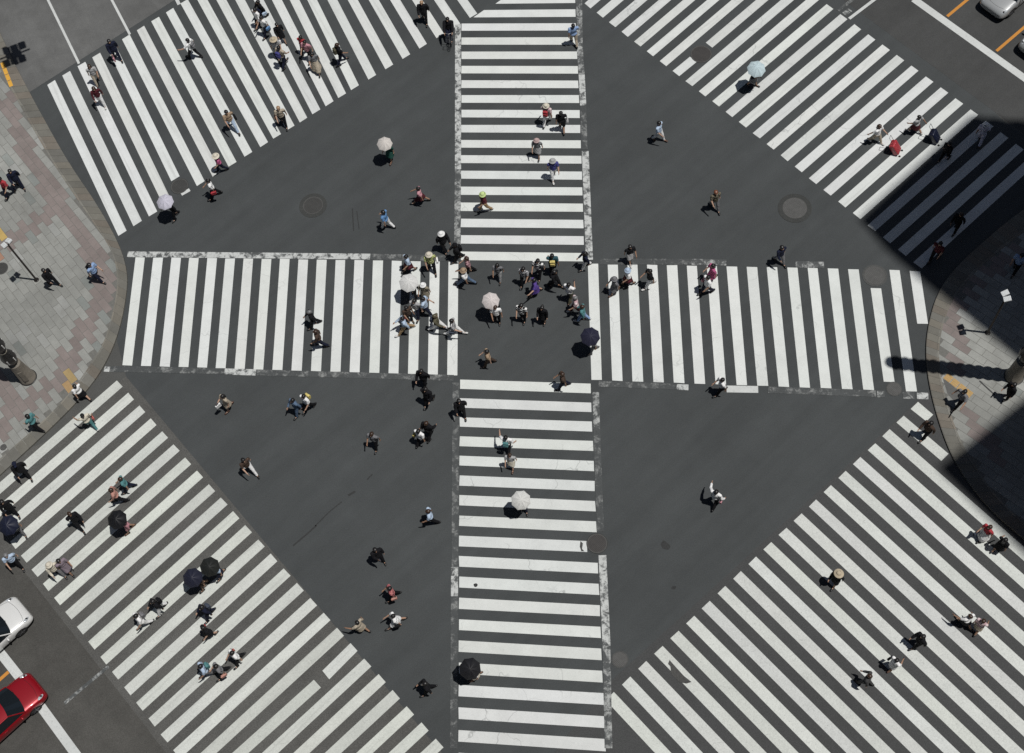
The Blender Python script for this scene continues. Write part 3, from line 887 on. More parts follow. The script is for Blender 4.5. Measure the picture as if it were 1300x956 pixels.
def cloth(col):
    if col in _mc: return _mc[col]
    m, nt, bs = newmat('cloth_'+col)
    tc = N(nt, 'ShaderNodeTexCoord'); p = tc.outputs['Object']
    pats = dict(checker=((.80, .80, .78), (.012, .012, .014), 9), pinkpat=((.60, .36, .38), (.05, .02, .03), 16), salmonpat=((.55, .22, .20), (.25, .06, .08), 14),
                pinkwhite=((.68, .56, .56), (.50, .33, .35), 9), darkpat=((.05, .05, .04), (.16, .14, .10), 12), limepat=((.56, .58, .30), (.30, .34, .10), 13))
    if col in pats:
        a, b, s = pats[col]
        ck = N(nt, 'ShaderNodeTexChecker'); ck.inputs[1].default_value = (*a, 1); ck.inputs[2].default_value = (*b, 1); ck.inputs[3].default_value = s
        nz = N(nt, 'ShaderNodeTexNoise'); nz.inputs['Scale'].default_value = 6
        ad = N(nt, 'ShaderNodeVectorMath', operation='MULTIPLY_ADD')
        nt.links.new(p, nz.inputs[0]); nt.links.new(nz.outputs['Color'], ad.inputs[0]); ad.inputs[1].default_value = (.12, .12, .12); nt.links.new(p, ad.inputs[2])
        nt.links.new(ad.outputs[0], ck.inputs[0]); c = ck.outputs[0]
    elif col == 'stripe':
        wv = N(nt, 'ShaderNodeTexWave'); wv.bands_direction = 'Z'; wv.inputs['Scale'].default_value = 7
        nt.links.new(p, wv.inputs[0])
        c = mixc(nt, remap(nt, wv.outputs['Fac'], .4, .6, 0, 1), (.02, .02, .03), (.66, .66, .66))
    else:
        base = PAL[col]
        c = scalec(nt, base, remap(nt, noise_n(nt, 7, 4, .65, p), .3, .7, .88, 1.12))
    nt.links.new(c, bs.inputs['Base Color'])
    bs.inputs['Roughness'].default_value = .88
    bs.inputs['Sheen Weight'].default_value = 0.0
    bs.inputs['Specular IOR Level'].default_value = .25
    bump_to(nt, bs, noise_n(nt, 26, 3, .6, p), .5, .01)
    _mc[col] = m
    return m
def hairm(col):
    k = 'hair_'+col
    if k in _mc: return _mc[k]
    m, nt, bs = newmat(k)
    tc = N(nt, 'ShaderNodeTexCoord')
    wv = N(nt, 'ShaderNodeTexWave'); wv.inputs['Scale'].default_value = 14; wv.inputs['Distortion'].default_value = 4
    nt.links.new(tc.outputs['Object'], wv.inputs[0])
    nt.links.new(scalec(nt, HAIR[col], remap(nt, wv.outputs['Fac'], 0, 1, .7, 1.5)), bs.inputs['Base Color'])
    bs.inputs['Roughness'].default_value = .42
    _mc[k] = m
    return m
SKIN = [simple('skin_light', (.50, .32, .23), .6, var=.06, scale=5), simple('skin_warm', (.42, .26, .18), .6, var=.06, scale=5), simple('skin_tan', (.34, .20, .13), .6, var=.06, scale=5)]
EYE = simple('eye_dark', (.02, .015, .012), .3)
LIP = simple('lip_red', (.32, .10, .08), .5)
SHOE = [simple('shoe_black', (.015, .015, .015), .5), simple('shoe_white', (.6, .6, .58), .6), simple('shoe_brown', (.08, .04, .025), .5)]

POSES = dict(
    walk=((17, 4), (-12, 18), (-16, 9, 14, 0), (18, 9, 26, 10)),
    stride=((28, 2), (-22, 18), (-24, 10, 16, 0), (28, 10, 30, 10)),
    phone=((14, 4), (-10, 14), (-5, 8, 22, 0), (28, 4, 92, 35)),
    umb=((14, 4), (-10, 16), (-10, 8, 14, 0), (38, 4, 98, 20)),
    stand=((5, 3), (-5, 5), (4, 9, 14, 0), (10, 7, 45, 15)),
    pull=((20, 4), (-15, 20), (24, 8, 26, 0), (-38, 16, 6, 0)),
    arms=((20, 4), (-15, 20), (38, 26, 30, 0), (-8, 22, 40, 0)),
    ride=((78, 72), (48, 62), (52, 6, 18, 8), (52, 6, 18, 8)))

def joints(pose):
    mir = pose[-1] in 'mM' and pose not in POSES
    p = POSES[pose[:-1] if mir else pose]
    legs, arms = [p[0], p[1]], [p[2], p[3]]
    if mir: legs, arms = legs[::-1], arms[::-1]
    J = {}
    for i, s in enumerate((-1, 1)):
        a, k = map(R_, legs[i])
        hip = Vector((s*.088, 0, .93)); d1 = Vector((0, math.sin(a), -math.cos(a))); d2 = Vector((0, math.sin(a-k), -math.cos(a-k)))
        kn = hip+d1*.43; an = kn+d2*.41
        fa = (a-k)*.75
        fd = Vector((0, math.cos(fa), math.sin(fa)))
        J[s] = dict(hip=hip, knee=kn, ankle=an, toe=an+fd*.16+Vector((0, 0, -.045)), heel=an-fd*.05+Vector((0, 0, -.045)))
        pi, ab, el, yw = map(R_, arms[i])
        sh = Vector((s*.175, 0, 1.405))
        u = Vector((s*math.sin(ab), math.sin(pi)*math.cos(ab), -math.cos(pi)*math.cos(ab)))
        q = pi+el
        f = Vector((s*(math.sin(ab)*.6-math.sin(yw)), math.sin(q), -math.cos(q))).normalized()
        e = sh+u*.28; w = e+f*.25
        J[s].update(sh=sh, el=e, wr=w, fd=f)
    low = min(J[s][k].z for s in (-1, 1) for k in ('toe', 'heel'))-.028
    if pose == 'ride': low = 0.10
    for s in (-1, 1):
        for k in J[s]:
            if k != 'fd': J[s][k] = J[s][k]-Vector((0, 0, low))
    J['dz'] = -low
    return J
_jc = {}
def JN(pose):
    if pose not in _jc: _jc[pose] = joints(pose)
    return _jc[pose]

def torso(J, g=0.0, lo=.90, hiz=1.46):
    d = J['dz']
    P_ = [('ell', (0, -.005, 1.29+d), (.158+g, .098+g, .17+g)), ('ell', (0, .01, 1.10+d), (.132+g, .092+g, .15+g)),
          ('cap', (-.135, 0, 1.395+d), .058+g, (.135, 0, 1.395+d), .058+g), ('ell', (0, -.008, .95+d), (.158+g, .112+g, .12+g))]
    return P_
def legs_p(J, g, upto=1.0, fat=0.0):
    out = []
    for s in (-1, 1):
        j = J[s]
        out.append(('cap', j['hip'], .083+g+fat, j['knee'] if upto >= .5 else j['hip'].lerp(j['knee'], upto*2), .055+g+fat))
        if upto > .5:
            t = (upto-.5)*2
            out.append(('cap', j['knee'], .053+g+fat, j['knee'].lerp(j['ankle'], t), .053-.018*t+g+fat*1.2))
    return out
def arms_p(J, g, upto=1.0):
    out = []
    for s in (-1, 1):
        j = J[s]
        out.append(('cap', j['sh'], .052+g, j['sh'].lerp(j['el'], min(1, upto*2)), .042+g))
        if upto > .5:
            t = (upto-.5)*2
            out.append(('cap', j['el'], .040+g, j['el'].lerp(j['wr'], t), .040-.014*t+g))
    return out
def skirt_p(J, hem, flare):
    d = J['dz']
    out = [('ell', (0, 0, .97+d), (.150, .115, .10))]
    out.append(('cap', (0, 0, .93+d), .145, (0, 0, hem+.02), .15+flare))
    for s in (-1, 1):
        j = J[s]; t = min(1.0, max(.25, (j['hip'].z-hem)/max(.05, j['hip'].z-j['knee'].z)))
        q = j['hip'].lerp(j['knee'], t) if t < 1 else j['knee']
        out.append(('cap', j['hip'], .10, q, .085+flare*.5))
        if (j['hip'].z-hem) > .44: out.append(('cap', j['knee'], .085+flare*.5, j['knee'].lerp(j['ankle'], .5), .08+flare*.5))
    return out

_mesh = {}
def body_mesh(pose):
    k = ('body', pose)
    if k in _mesh: return _mesh[k]
    J = JN(pose); d = J['dz']
    pr = torso(J, 0)+legs_p(J, 0)+arms_p(J, 0)
    pr += [('cap', (0, -.012, 1.42+d), .052, (0, .005, 1.53+d), .048),
           ('ell', (0, .008, 1.625+d), (.074, .092, .108)), ('ell', (0, .035, 1.575+d), (.052, .055, .06)),
           ('cap', (0, .096, 1.63+d), .011, (0, .112, 1.60+d), .014)]
    for s in (-1, 1):
        pr.append(('ell', (s*.078, 0, 1.61+d), (.012, .02, .03)))
        j = J[s]
        pr.append(('ell', j['ankle'].lerp(j['toe'], .40), (.028, .055, .024)))
        pr.append(('cap', j['wr'], .025, j['wr']+j['fd']*.06, .030))
    ex = []
    for s in (-1, 1):
        j = J[s]; f = j['fd']; w = j['wr']
        side = Vector((0, 1, 0)).cross(f)
        if side.length < .2: side = Vector((1, 0, 0))
        side = f.cross(Vector((s, 0, 0))); side.normalize()          # thumb points forward for a hanging arm
        if side.y < 0: side = -side
        pn = f.cross(side)*(-s)
        base = w+f*.075
        for q, L in zip((-1.5, -.5, .5, 1.5), (.058, .072, .078, .070)):
            b0 = base+side*q*.0165; b1 = b0+f*L*.55+side*q*.003; b2 = b1+(f*.8+pn*.6).normalized()*L*.5
            ex += [('cap', b0, .0085, b1, .008), ('cap', b1, .008, b2, .0065)]
        t0 = w+f*.03+side*.02; t1 = t0+(f*.6+side*.8).normalized()*.04; t2 = t1+(f*.95+side*.3).normalized()*.03
        ex += [('cap', t0, .011, t1, .0095), ('cap', t1, .0095, t2, .0075)]
    me = union(pr, .012, 2, name='body', extra=ex)
    me.materials.append(SKIN[0]); me.materials.append(EYE); me.materials.append(LIP)
    for f in me.polygons:
        c = f.center
        if c.y > .07 and abs(c.z-(1.632+d)) < .009 and .018 < abs(c.x) < .044: f.material_index = 1
        if c.y > .07 and abs(c.z-(1.563+d)) < .008 and abs(c.x) < .022: f.material_index = 2
    _mesh[k] = me
    return me

def part_mesh(kind, pose):
    key = (kind, pose)
    if key in _mesh: return _mesh[key]
    J = JN(pose); d = J['dz']; V = .015
    if kind == 'shirt':
        me = union(torso(J, .018)+arms_p(J, .022, .36), V, 3, .007, name='shirt', cut=[(.87+d, True), (1.475+d, False)])
    elif kind == 'long_shirt':
        me = union(torso(J, .020)+arms_p(J, .018, .96), V, 3, .008, name='shirt', cut=[(.86+d, True), (1.48+d, False)] if pose != 'ride' and 0 else None)
    elif kind == 'jacket':
        J2 = torso(J, .032)+arms_p(J, .028, .96)+[('cap', (0, -.005, 1.0+d), .17, (0, -.005, .88+d), .175), ('cap', (-.05, .09, 1.44+d), .016, (-.03, .11, 1.1+d), .016), ('cap', (.05, .09, 1.44+d), .016, (.03, .11, 1.1+d), .016)]
        me = union(J2, V, 3, .008, name='jacket')
    elif kind == 'dress':
        me = union(torso(J, .018)+arms_p(J, .022, .40)+skirt_p(J, .50+d, .07), V, 3, .009, name='dress', cut=[(.50+d, True)])
    elif kind == 'skirt':
        me = union(skirt_p(J, .56+d, .05), V, 3, .009, name='skirt', cut=[(.53+d, True)])
    elif kind == 'long_skirt':
        me = union(skirt_p(J, .28+d, .12), V, 3, .012, name='skirt', cut=[(.26+d, True)])
    elif kind == 'trousers':
        me = union([('ell', (0, -.005, .95+d), (.168, .122, .11))]+legs_p(J, .014, .97, .004), V, 2, .006, name='trousers')
    elif kind == 'shorts':
        me = union([('ell', (0, -.005, .95+d), (.168, .122, .11))]+legs_p(J, .026, .42, .006), V, 2, .006, name='shorts')
    elif kind in ('shoe-1', 'shoe1'):
        j = J[-1 if '-' in kind else 1]
        me = union([('cap', j['heel'], .040, j['toe'].lerp(j['heel'], .1), .045), ('ell', j['toe'], (.046, .055, .032)), ('cap', j['heel']+Vector((0, 0, .03)), .040, j['ankle'], .047)], .011, 2, name='shoe', cut=None)
    elif kind == 'hair_short':
        me = union([('ell', (0, -.012, 1.652+d), (.092, .108, .098)), ('ell', (0, -.045, 1.60+d), (.080, .075, .085))], .011, 2, .007, name='hair')
    elif kind == 'hair_long':
        me = union([('ell', (0, -.012, 1.652+d), (.096, .112, .100)), ('cap', (0, -.055, 1.62+d), .085, (0, -.095, 1.40+d), .060),
                    ('cap', (-.07, -.02, 1.62+d), .030, (-.085, -.01, 1.42+d), .028), ('cap', (.07, -.02, 1.62+d), .030, (.085, -.01, 1.42+d), .028)], .011, 2, .008, name='hair')
    elif kind == 'hair_bun':
        me = union([('ell', (0, -.012, 1.652+d), (.092, .108, .096)), ('ell', (0, -.105, 1.71+d), (.045, .045, .045)), ('ell', (0, -.04, 1.61+d), (.078, .07, .07))], .011, 2, .006, name='hair')
    elif kind == 'hat_sun':
        me = lathe([(.001, 1.775+d), (.06, 1.772+d), (.092, 1.745+d), (.100, 1.69+d), (.105, 1.682+d), (.20, 1.655+d), (.205, 1.648+d), (.10, 1.672+d)], 36, 'hat')
    elif kind == 'hat_bucket':
        me = lathe([(.001, 1.770+d), (.07, 1.765+d), (.092, 1.735+d), (.102, 1.68+d), (.108, 1.672+d), (.158, 1.635+d), (.160, 1.628+d), (.10, 1.665+d)], 36, 'hat')
    elif kind == 'hat_cap':
        me = union([('ell', (0, -.008, 1.675+d), (.098, .116, .085)), ('ell', (0, .12, 1.655+d), (.07, .075, .010))], .010, 2, .002, name='cap', cut=[(1.645+d, True)])
    _mesh[key] = me
    return me

def inst(name, me, parent, mats):
    o = bpy.data.objects.new(name, me)
    COL.objects.link(o); o.parent = parent
    if not me.materials:
        for m in mats: me.materials.append(m)
    for i, m in enumerate(mats):
        o.material_slots[i].link = 'OBJECT'
        o.material_slots[i].material = m
    return o

TOPK = dict(s='shirt', l='long_shirt', j='jacket', d='dress')
TOPN = dict(s='shirt', l='shirt', j='jacket', d='dress')
BOTK = dict(t='trousers', k='skirt', K='long_skirt', h='shorts')
CN = dict(black='black', black2='black', black3='black', navy2='navy', navy3='navy', white2='white', cream2='cream', paleblue='pale blue', skyblue='sky blue', ltgrey='light grey',
          slate='slate blue', salmonpat='reddish')
def cn(c): return CN.get(c, c)

def bag_meshes():
    if 'bp' in _mesh: return
    _mesh['bp'] = union([('box', (0, -.01, 0), (.13, .065, .19)), ('box', (0, -.08, -.06), (.10, .03, .10)), ('ell', (0, 0, .17), (.125, .06, .06))], .012, 4, .005, name='backpack')
    for s in (-1, 1): _mesh['bp_strap%d' % s] = tubes([[(s*.09, .06, .13), (s*.10, .14, .20), (s*.10, .25, .17), (s*.11, .29, .05), (s*.12, .20, -.10), (s*.10, .05, -.15)]], .014, 6, 'strap')
    _mesh['sb'] = union([('box', (0, 0, 0), (.055, .145, .10)), ('ell', (0, 0, .08), (.06, .14, .03))], .012, 4, .006, name='bag')
    _mesh['sb_strap'] = tubes([[(0, .12, .08), (-.03, .10, .35), (-.06, .03, .56), (-.05, -.06, .54), (0, -.12, .08)]], .011, 6, 'strap')
    _mesh['tb'] = union([('box', (0, 0, 0), (.045, .16, .16))], .014, 4, .008, name='tote')
    for s in (-1, 1): _mesh['tb_strap%d' % s] = tubes([[(s*.03, .07, .15), (s*.02, .04, .29), (s*.02, -.04, .29), (s*.03, -.07, .15)]], .008, 6, 'handle')

def canopy_mesh(R0=.5, hgt=.27):
    k = ('canopy', R0)
    if k in _mesh: return _mesh[k]
    bm = bmesh.new(); nr, ns = 9, 48
    rings = []
    for i in range(1, nr+1):
        t = i/nr; ring = []
        for j in range(ns):
            a = 2*math.pi*j/ns; ph = (a*8/(2*math.pi)) % 1.0
            mid = math.sin(math.pi*ph)             # 0 on a rib, 1 between two
            q8 = (ph-.5)*2*math.pi/8; r = R0*t*(math.cos(math.pi/8)/math.cos(q8)-.02*mid*t)
            z = hgt*(1-t**1.9)-.020*mid*math.sin(math.pi*min(1, t*1.1))
            ring.append(bm.verts.new((r*math.cos(a), r*math.sin(a), z)))
        rings.append(ring)
    top = bm.verts.new((0, 0, hgt))
    for j in range(ns): bm.faces.new((top, rings[0][j], rings[0][(j+1) % ns]))
    for a, b in zip(rings[:-1], rings[1:]):
        for j in range(ns): bm.faces.new((a[j], b[j], b[(j+1) % ns], a[(j+1) % ns]))
    me = mesh_from(bm, 'canopy', False)
    _mesh[k] = me
    _mesh[('ribs', R0)] = tubes([[(R0*t*math.cos(a), R0*t*math.sin(a), hgt*(1-t**1.9)-.012) for t in (0, .25, .5, .75, .98)] for a in [2*math.pi*q/8 for q in range(8)]], .004, 5, 'rib')
    _mesh[('one_rib', R0)] = tubes([[(R0*t, 0, hgt*(1-t**1.9)-.012) for t in (0, .25, .5, .75, .98)]], .004, 5, 'rib')
    return me
STEEL = simple('steel', (.45, .45, .46), .3, 1.0)
DARKP = simple('dark_plastic', (.02, .02, .02), .5)
_um = {}
def umat(c):
    if c in _um: return _um[c]
    m = simple('canopy_'+c, PAL[c], .7 if sum(PAL[c]) > .3 else .5, var=.05, scale=3)
    nt = m.node_tree; bs = nt.nodes['Principled BSDF']
    if sum(PAL[c]) > .3:
        tr = N(nt, 'ShaderNodeBsdfTranslucent'); tr.inputs[0].default_value = (*PAL[c], 1)
        mx = N(nt, 'ShaderNodeMixShader'); mx.inputs[0].default_value = .22
        nt.links.new(bs.outputs[0], mx.inputs[1]); nt.links.new(tr.outputs[0], mx.inputs[2])
        nt.links.new(mx.outputs[0], nt.nodes['Material Output'].inputs[0])
    _um[c] = m
    return m
URAD = {'black': .48, 'navy': .50, 'black2': .47, 'navy2': .47, 'black3': .50, 'white2': .47, 'navy3': .49, 'cream3': .45, 'white3': .50, 'cream2': .42, 'lavender': .46, 'aqua': .50}

GROUP = 'pedestrians on the scramble crossing'
def make_person(row):
    left, label = [t.strip() for t in row.split('|')]
    tk = left.split()
    px, py, hd, pose = float(tk[0]), float(tk[1]), R_(float(tk[2])), tk[3]
    top, bot, head = tk[4], tk[5], tk[6]
    items = [t for t in tk[7:] if t != '-']
    um = next((t[3:] for t in items if t.startswith('um:')), None)
    J = JN(pose); d = J['dz']
    rnd = random.Random(int(px*13+py*7))
    female = top[0] == 'd' or bot[0] in 'kK' or head[:2] in ('hl', 'hb') or head[:3] == 'sun'
    sc = rnd.uniform(.88, .94) if female or um else rnd.uniform(.95, 1.02)
    gz = 0.0
    foot = G(px, py, 1.62)
    if inside(Vector((foot.x, foot.y, 0)), PAVE_L) or inside(Vector((foot.x, foot.y, 0)), PAVE_R): gz = .125
    else: gz = .016
    rz = hd-math.pi/2
    rot = Matrix.Rotation(rz, 4, 'Z')
    if um:
        c0 = G(px, py, 1.82+gz)
        off = rot @ Vector((.05, .09, 0))
        base = c0-off
    else:
        c0 = G(px, py, (1.66+d)*sc+gz)
        base = c0
    root = empty('person', (base.x, base.y, gz), rz, sc)
    root.scale = (sc*1.19, sc*1.16, sc)
    tag(root, label, 'person', GROUP)
    sk = rnd.choice(SKIN)
    inst('body', body_mesh(pose), root, [sk, EYE, LIP])
    tkd, tcol = top.split(':')
    inst(TOPN[tkd], part_mesh(TOPK[tkd], pose), root, [cloth(tcol)])
    if bot != '-':
        bk, bcol = bot.split(':')
        inst(BOTK[bk].replace('long_', ''), part_mesh(BOTK[bk], pose), root, [cloth(bcol)])
        dark = bcol in ('black', 'navy', 'slate', 'grey', 'darkgrey')
    else: dark = False
    sm = SHOE[0] if dark or rnd.random() < .3 else rnd.choice(SHOE)
    inst('shoe', part_mesh('shoe-1', pose), root, [sm]); inst('shoe', part_mesh('shoe1', pose), root, [sm])
    hk, hc = head.split(':')
    if hk in ('hs', 'hl', 'hb'):
        inst('hair', part_mesh({'hs': 'hair_short', 'hl': 'hair_long', 'hb': 'hair_bun'}[hk], pose), root, [hairm(hc)])
    else:
        inst('hair', part_mesh('hair_long' if hk == 'sun' else 'hair_short', pose), root, [hairm('black')])
        inst('hat', part_mesh('hat_'+hk, pose), root, [cloth(hc)])
    Mw = Matrix.Translation((base.x, base.y, gz)) @ rot @ Matrix.Diagonal((sc*1.19, sc*1.16, sc, 1))
    short = label
    for it in items:
        k, c = it.split(':')
        if k == 'um': continue
        bag_meshes()
        s = -1 if rnd.random() < .5 else 1
        if k == 'bp': loc, nm, verb = Vector((0, -.185, 1.23+d)), 'backpack', 'worn by'
        elif k == 'sb': loc, nm, verb = Vector((s*.27, -.02, .88+d)), 'shoulder_bag', 'carried by'
        else: loc, nm, verb = J[1]['wr']+J[1]['fd']*.08+Vector((0, 0, -.28)), 'tote_bag', 'held by'
        t = empty(nm, Mw @ loc, rz, sc)
        tag(t, ' '.join((cn(c)+' '+nm.replace('_', ' ')+' '+verb+' '+short).split()[:16]), 'bag', 'bags carried by pedestrians')
        inst('bag_body', _mesh[k], t, [cloth(c)])
        for q in (('_strap-1', '_strap1') if k != 'sb' else ('_strap',)):
            o = inst('strap' if k != 'tb' else 'handle', _mesh[k+q], t, [cloth('black' if c != 'white' else 'beige')])
        if k == 'sb' and s < 0: o.scale = (-1, 1, 1)
    if pose == 'phone':
        q = J[1]; loc = q['wr']+q['fd']*.10+Vector((0, 0, .03))
        t = empty('mobile_phone', Mw @ loc, rz, sc)
        tag(t, ' '.join(('dark phone in the hand of '+short).split()[:16]), 'phone', 'phones in hand')
        inst('casing', phone_mesh(), t, [DARKP]); inst('screen', screen_mesh(), t, [SCREEN])
    if um:
        R0 = URAD.get(um, .48); canopy_mesh(R0)
        hand = Mw @ (J[1]['wr']+J[1]['fd']*.07)
        topc = Vector((c0.x, c0.y, 1.68+gz))
        t = empty('umbrella', hand, 0, 1)
        ax = (topc-hand); L = ax.length
        t.rotation_euler = ax.to_track_quat('Z', 'Y').to_euler()
        aft = label.split('beneath ')[1]
        bef = label.split('beneath')[0].replace('person in ', 'over ').replace('person', '').strip()
        lab = 'open '+aft+(' '+bef if bef else '')
        tag(t, ' '.join(lab.split()[:16]), 'umbrella', 'open umbrellas shading pedestrians')
        inst('shaft', shaft_mesh(round(L+.25, 2)), t, [STEEL])
        inst('handle', handle_mesh(), t, [DARKP])
        # the canopy stays nearly level
        tilt = ax.to_track_quat('Z', 'Y').to_matrix().to_4x4().inverted()
        c = inst('canopy', canopy_mesh(R0), t, [umat(um)])
        lean = Matrix.Rotation(R_(rnd.uniform(4, 9)), 4, 'X') @ Matrix.Rotation(rnd.uniform(0, .8), 4, 'Z')
        c.matrix_local = Matrix.Translation((0, 0, L-.04)) @ tilt @ Matrix.Rotation(R_(rnd.uniform(9, 17)), 4, Vector((1, .35+rnd.uniform(-.3, .3), 0)).normalized()) @ Matrix.Rotation(rnd.uniform(0, .8), 4, 'Z')
        for q in range(8):
            o = inst('rib', _mesh[('one_rib', R0)], c, [STEEL]); o.rotation_euler = (0, 0, q*math.pi/4)
    return root

def phone_mesh():
    if 'ph' not in _mesh: _mesh['ph'] = boxes([((0, 0, 0), (.036, .072, .004))], .003, 'phone')
    return _mesh['ph']
def screen_mesh():
    if 'sc' not in _mesh: _mesh['sc'] = boxes([((0, 0, .0045), (.032, .066, .001))], 0, 'screen')
    return _mesh['sc']
def shaft_mesh(L):
    k = ('shaft', L)
    if k not in _mesh: _mesh[k] = tubes([[(0, 0, -.05), (0, 0, L+.03)]], .006, 8, 'shaft')
    return _mesh[k]
def handle_mesh():
    if 'hd' not in _mesh: _mesh['hd'] = tubes([[(0, 0, .03), (0, 0, -.10), (0, .012, -.135), (0, .04, -.145), (0, .065, -.12)]], .012, 8, 'handle')
    return _mesh['hd']
SCREEN = simple('phone_screen', (.03, .035, .045), .15)
PAVE_L = P((22, 90), (71.5, 180), (125, 262), (158, 320), (161.5, 355), (152, 418), (119, 484.6), (83.8, 525), (0, 602.6), (-120, 712), (-700, 200), (-100, -150))
PAVE_R = P((1420, 190), (1300, 263), (1204, 350), (1180, 405), (1176, 462), (1191, 533), (1226, 612), (1330, 715), (1500, 850), (2000, 500))
for row in PEOPLE.strip().split('\n'):
    if 'none' in row or not row.strip(): continue
    make_person(row)

# suitcases and bicycle
def suitcase(px, py, rz, col, label):
    c = G(px, py, .35)
    t = empty('suitcase', (c.x, c.y, .016), rz, 1.3)
    tag(t, label, 'suitcase', 'suitcases pulled across the crossing')
    tilt = Matrix.Rotation(R_(-32), 4, 'X')
    def tm(me):
        me.transform(tilt); return me
    mt = simple('suitcase_'+col, PAL[col], .35, var=.05)
    b = boxes([((0, 0, .36), (.19, .12, .28))], .05, 'shell', 3)
    for p in b.polygons: p.use_smooth = True
    add_obj('shell', tm(b), t, [mt])
    add_obj('ridges', tm(boxes([((x, 0, .36), (.008, .126, .25)) for x in (-.12, -.06, 0, .06, .12)], .003, 'ridges')), t, [mt])
    add_obj('handle', tm(tubes([[(-.08, -.05, .62), (-.08, -.05, 1.02), (.08, -.05, 1.02), (.08, -.05, .62)]], .009, 8, 'handle')), t, [STEEL])
    for x in (-.15, .15):
        w = lathe([(.001, -.014), (.04, -.014), (.045, 0), (.04, .014), (.001, .014)], 18, 'wheel'); w.transform(Matrix.Translation((x, -.09, .045)) @ Matrix.Rotation(math.pi/2, 4, 'Y'))
        add_obj('wheel', w, t, [DARKP])
suitcase(1142, 190, R_(65), 'red', 'red hard-shell suitcase trailing behind the person in white top')
suitcase(1192, 176, R_(62), 'navy', 'navy suitcase pulled at the shadow edge on the upper right crossing')

def bicycle(px, py, hd):
    c = G(px, py, .016)
    t = empty('bicycle', (c.x, c.y, .016), hd-math.pi/2)
    tag(t, 'dark city bicycle ridden beside the top of the upper arm', 'bicycle')
    red = simple('bike_paint', (.03, .03, .035), .35)
    for y in (-.52, .52):
        prof = [(.31+.014*math.cos(a), .014*math.sin(a)) for a in [2*math.pi*k/10 for k in range(11)]]
        bm = bmesh.new(); n = 40
        rings = [[bm.verts.new((z, r*math.cos(2*math.pi*k/n), r*math.sin(2*math.pi*k/n))) for k in range(n)] for r, z in prof]
        for a, b in zip(rings[:-1], rings[1:]):
            for k in range(n): bm.faces.new((a[k], a[(k+1) % n], b[(k+1) % n], b[k]))
        me = mesh_from(bm, 'tyre', True); me.transform(Matrix.Translation((0, y, .325)))
        w = add_obj('wheel', me, t, [DARKP])
        add_obj('spokes', tubes([[(0, y, .325), (0, y+.3*math.cos(a), .325+.3*math.sin(a))] for a in [2*math.pi*k/16 for k in range(16)]], .0025, 4, 'spokes'), w, [STEEL])
    add_obj('frame', tubes([[(0, -.52, .325), (0, -.1, .29), (0, -.22, .72), (0, -.52, .325)], [(0, -.1, .29), (0, .36, .72), (0, .38, .82), (0, .52, .325)], [(0, -.2, .66), (0, .36, .72)]], .016, 8, 'frame'), t, [red])
    add_obj('handlebar', tubes([[(0, .38, .80), (0, .38, 1.0), (-.27, .30, 1.02), (-.29, .16, 1.0)], [(0, .38, 1.0), (.27, .30, 1.02), (.29, .16, 1.0)]], .012, 8, 'handlebar'), t, [STEEL])
    add_obj('saddle', union([('ell', (0, -.26, .86), (.085, .12, .035)), ('ell', (0, -.14, .86), (.03, .10, .028)), ('cap', (0, -.22, .70), .014, (0, -.25, .85), .014)], .01, 2, name='saddle'), t, [DARKP])
    add_obj('basket', tubes([[(-.15, .50, z), (.15, .50, z), (.15, .72, z), (-.15, .72, z), (-.15, .50, z)] for z in (.72, .80, .88, .95)]+[[(x, y, .72), (x*1.1, y, .95)] for x in (-.15, -.05, .05, .15) for y in (.50, .72)], .005, 5, 'basket'), t, [STEEL])
    add_obj('pedals', tubes([[(-.02, -.1, .29), (-.08, -.02, .16), (-.19, -.02, .16)], [(.02, -.1, .29), (.08, -.18, .42), (.19, -.18, .42)]], .012, 6, 'pedals'), t, [STEEL])
bc = G(568, 24, 1.6)
def px_of(v):
    r = RM.T @ np.array([v.x, v.y, v.z-H]); return 650+r[0]*F/-r[2], 433-r[1]*F/-r[2]
q = px_of(Vector((bc.x, bc.y-.20+.0, .016)))
bicycle(q[0], q[1], R_(270))
# ------------------------------------------------------------------ street furniture
M_pole = simple('pole_dark_brown', (.022, .018, .016), .45, var=.1)
M_white = simple('lamp_white', (.70, .72, .72), .45, var=.04)
M_glass = simple('lamp_glass', (.25, .28, .30), .15)
M_stone = simple('column_stone', (.19, .17, .14), .6, var=.18, scale=3)
M_band = simple('column_band', (.50, .47, .40), .35, .4, var=.1)
M_blackm = simple('column_black', (.014, .013, .013), .35, var=.1)
M_lens = simple('signal_plate', (.62, .62, .60), .5)

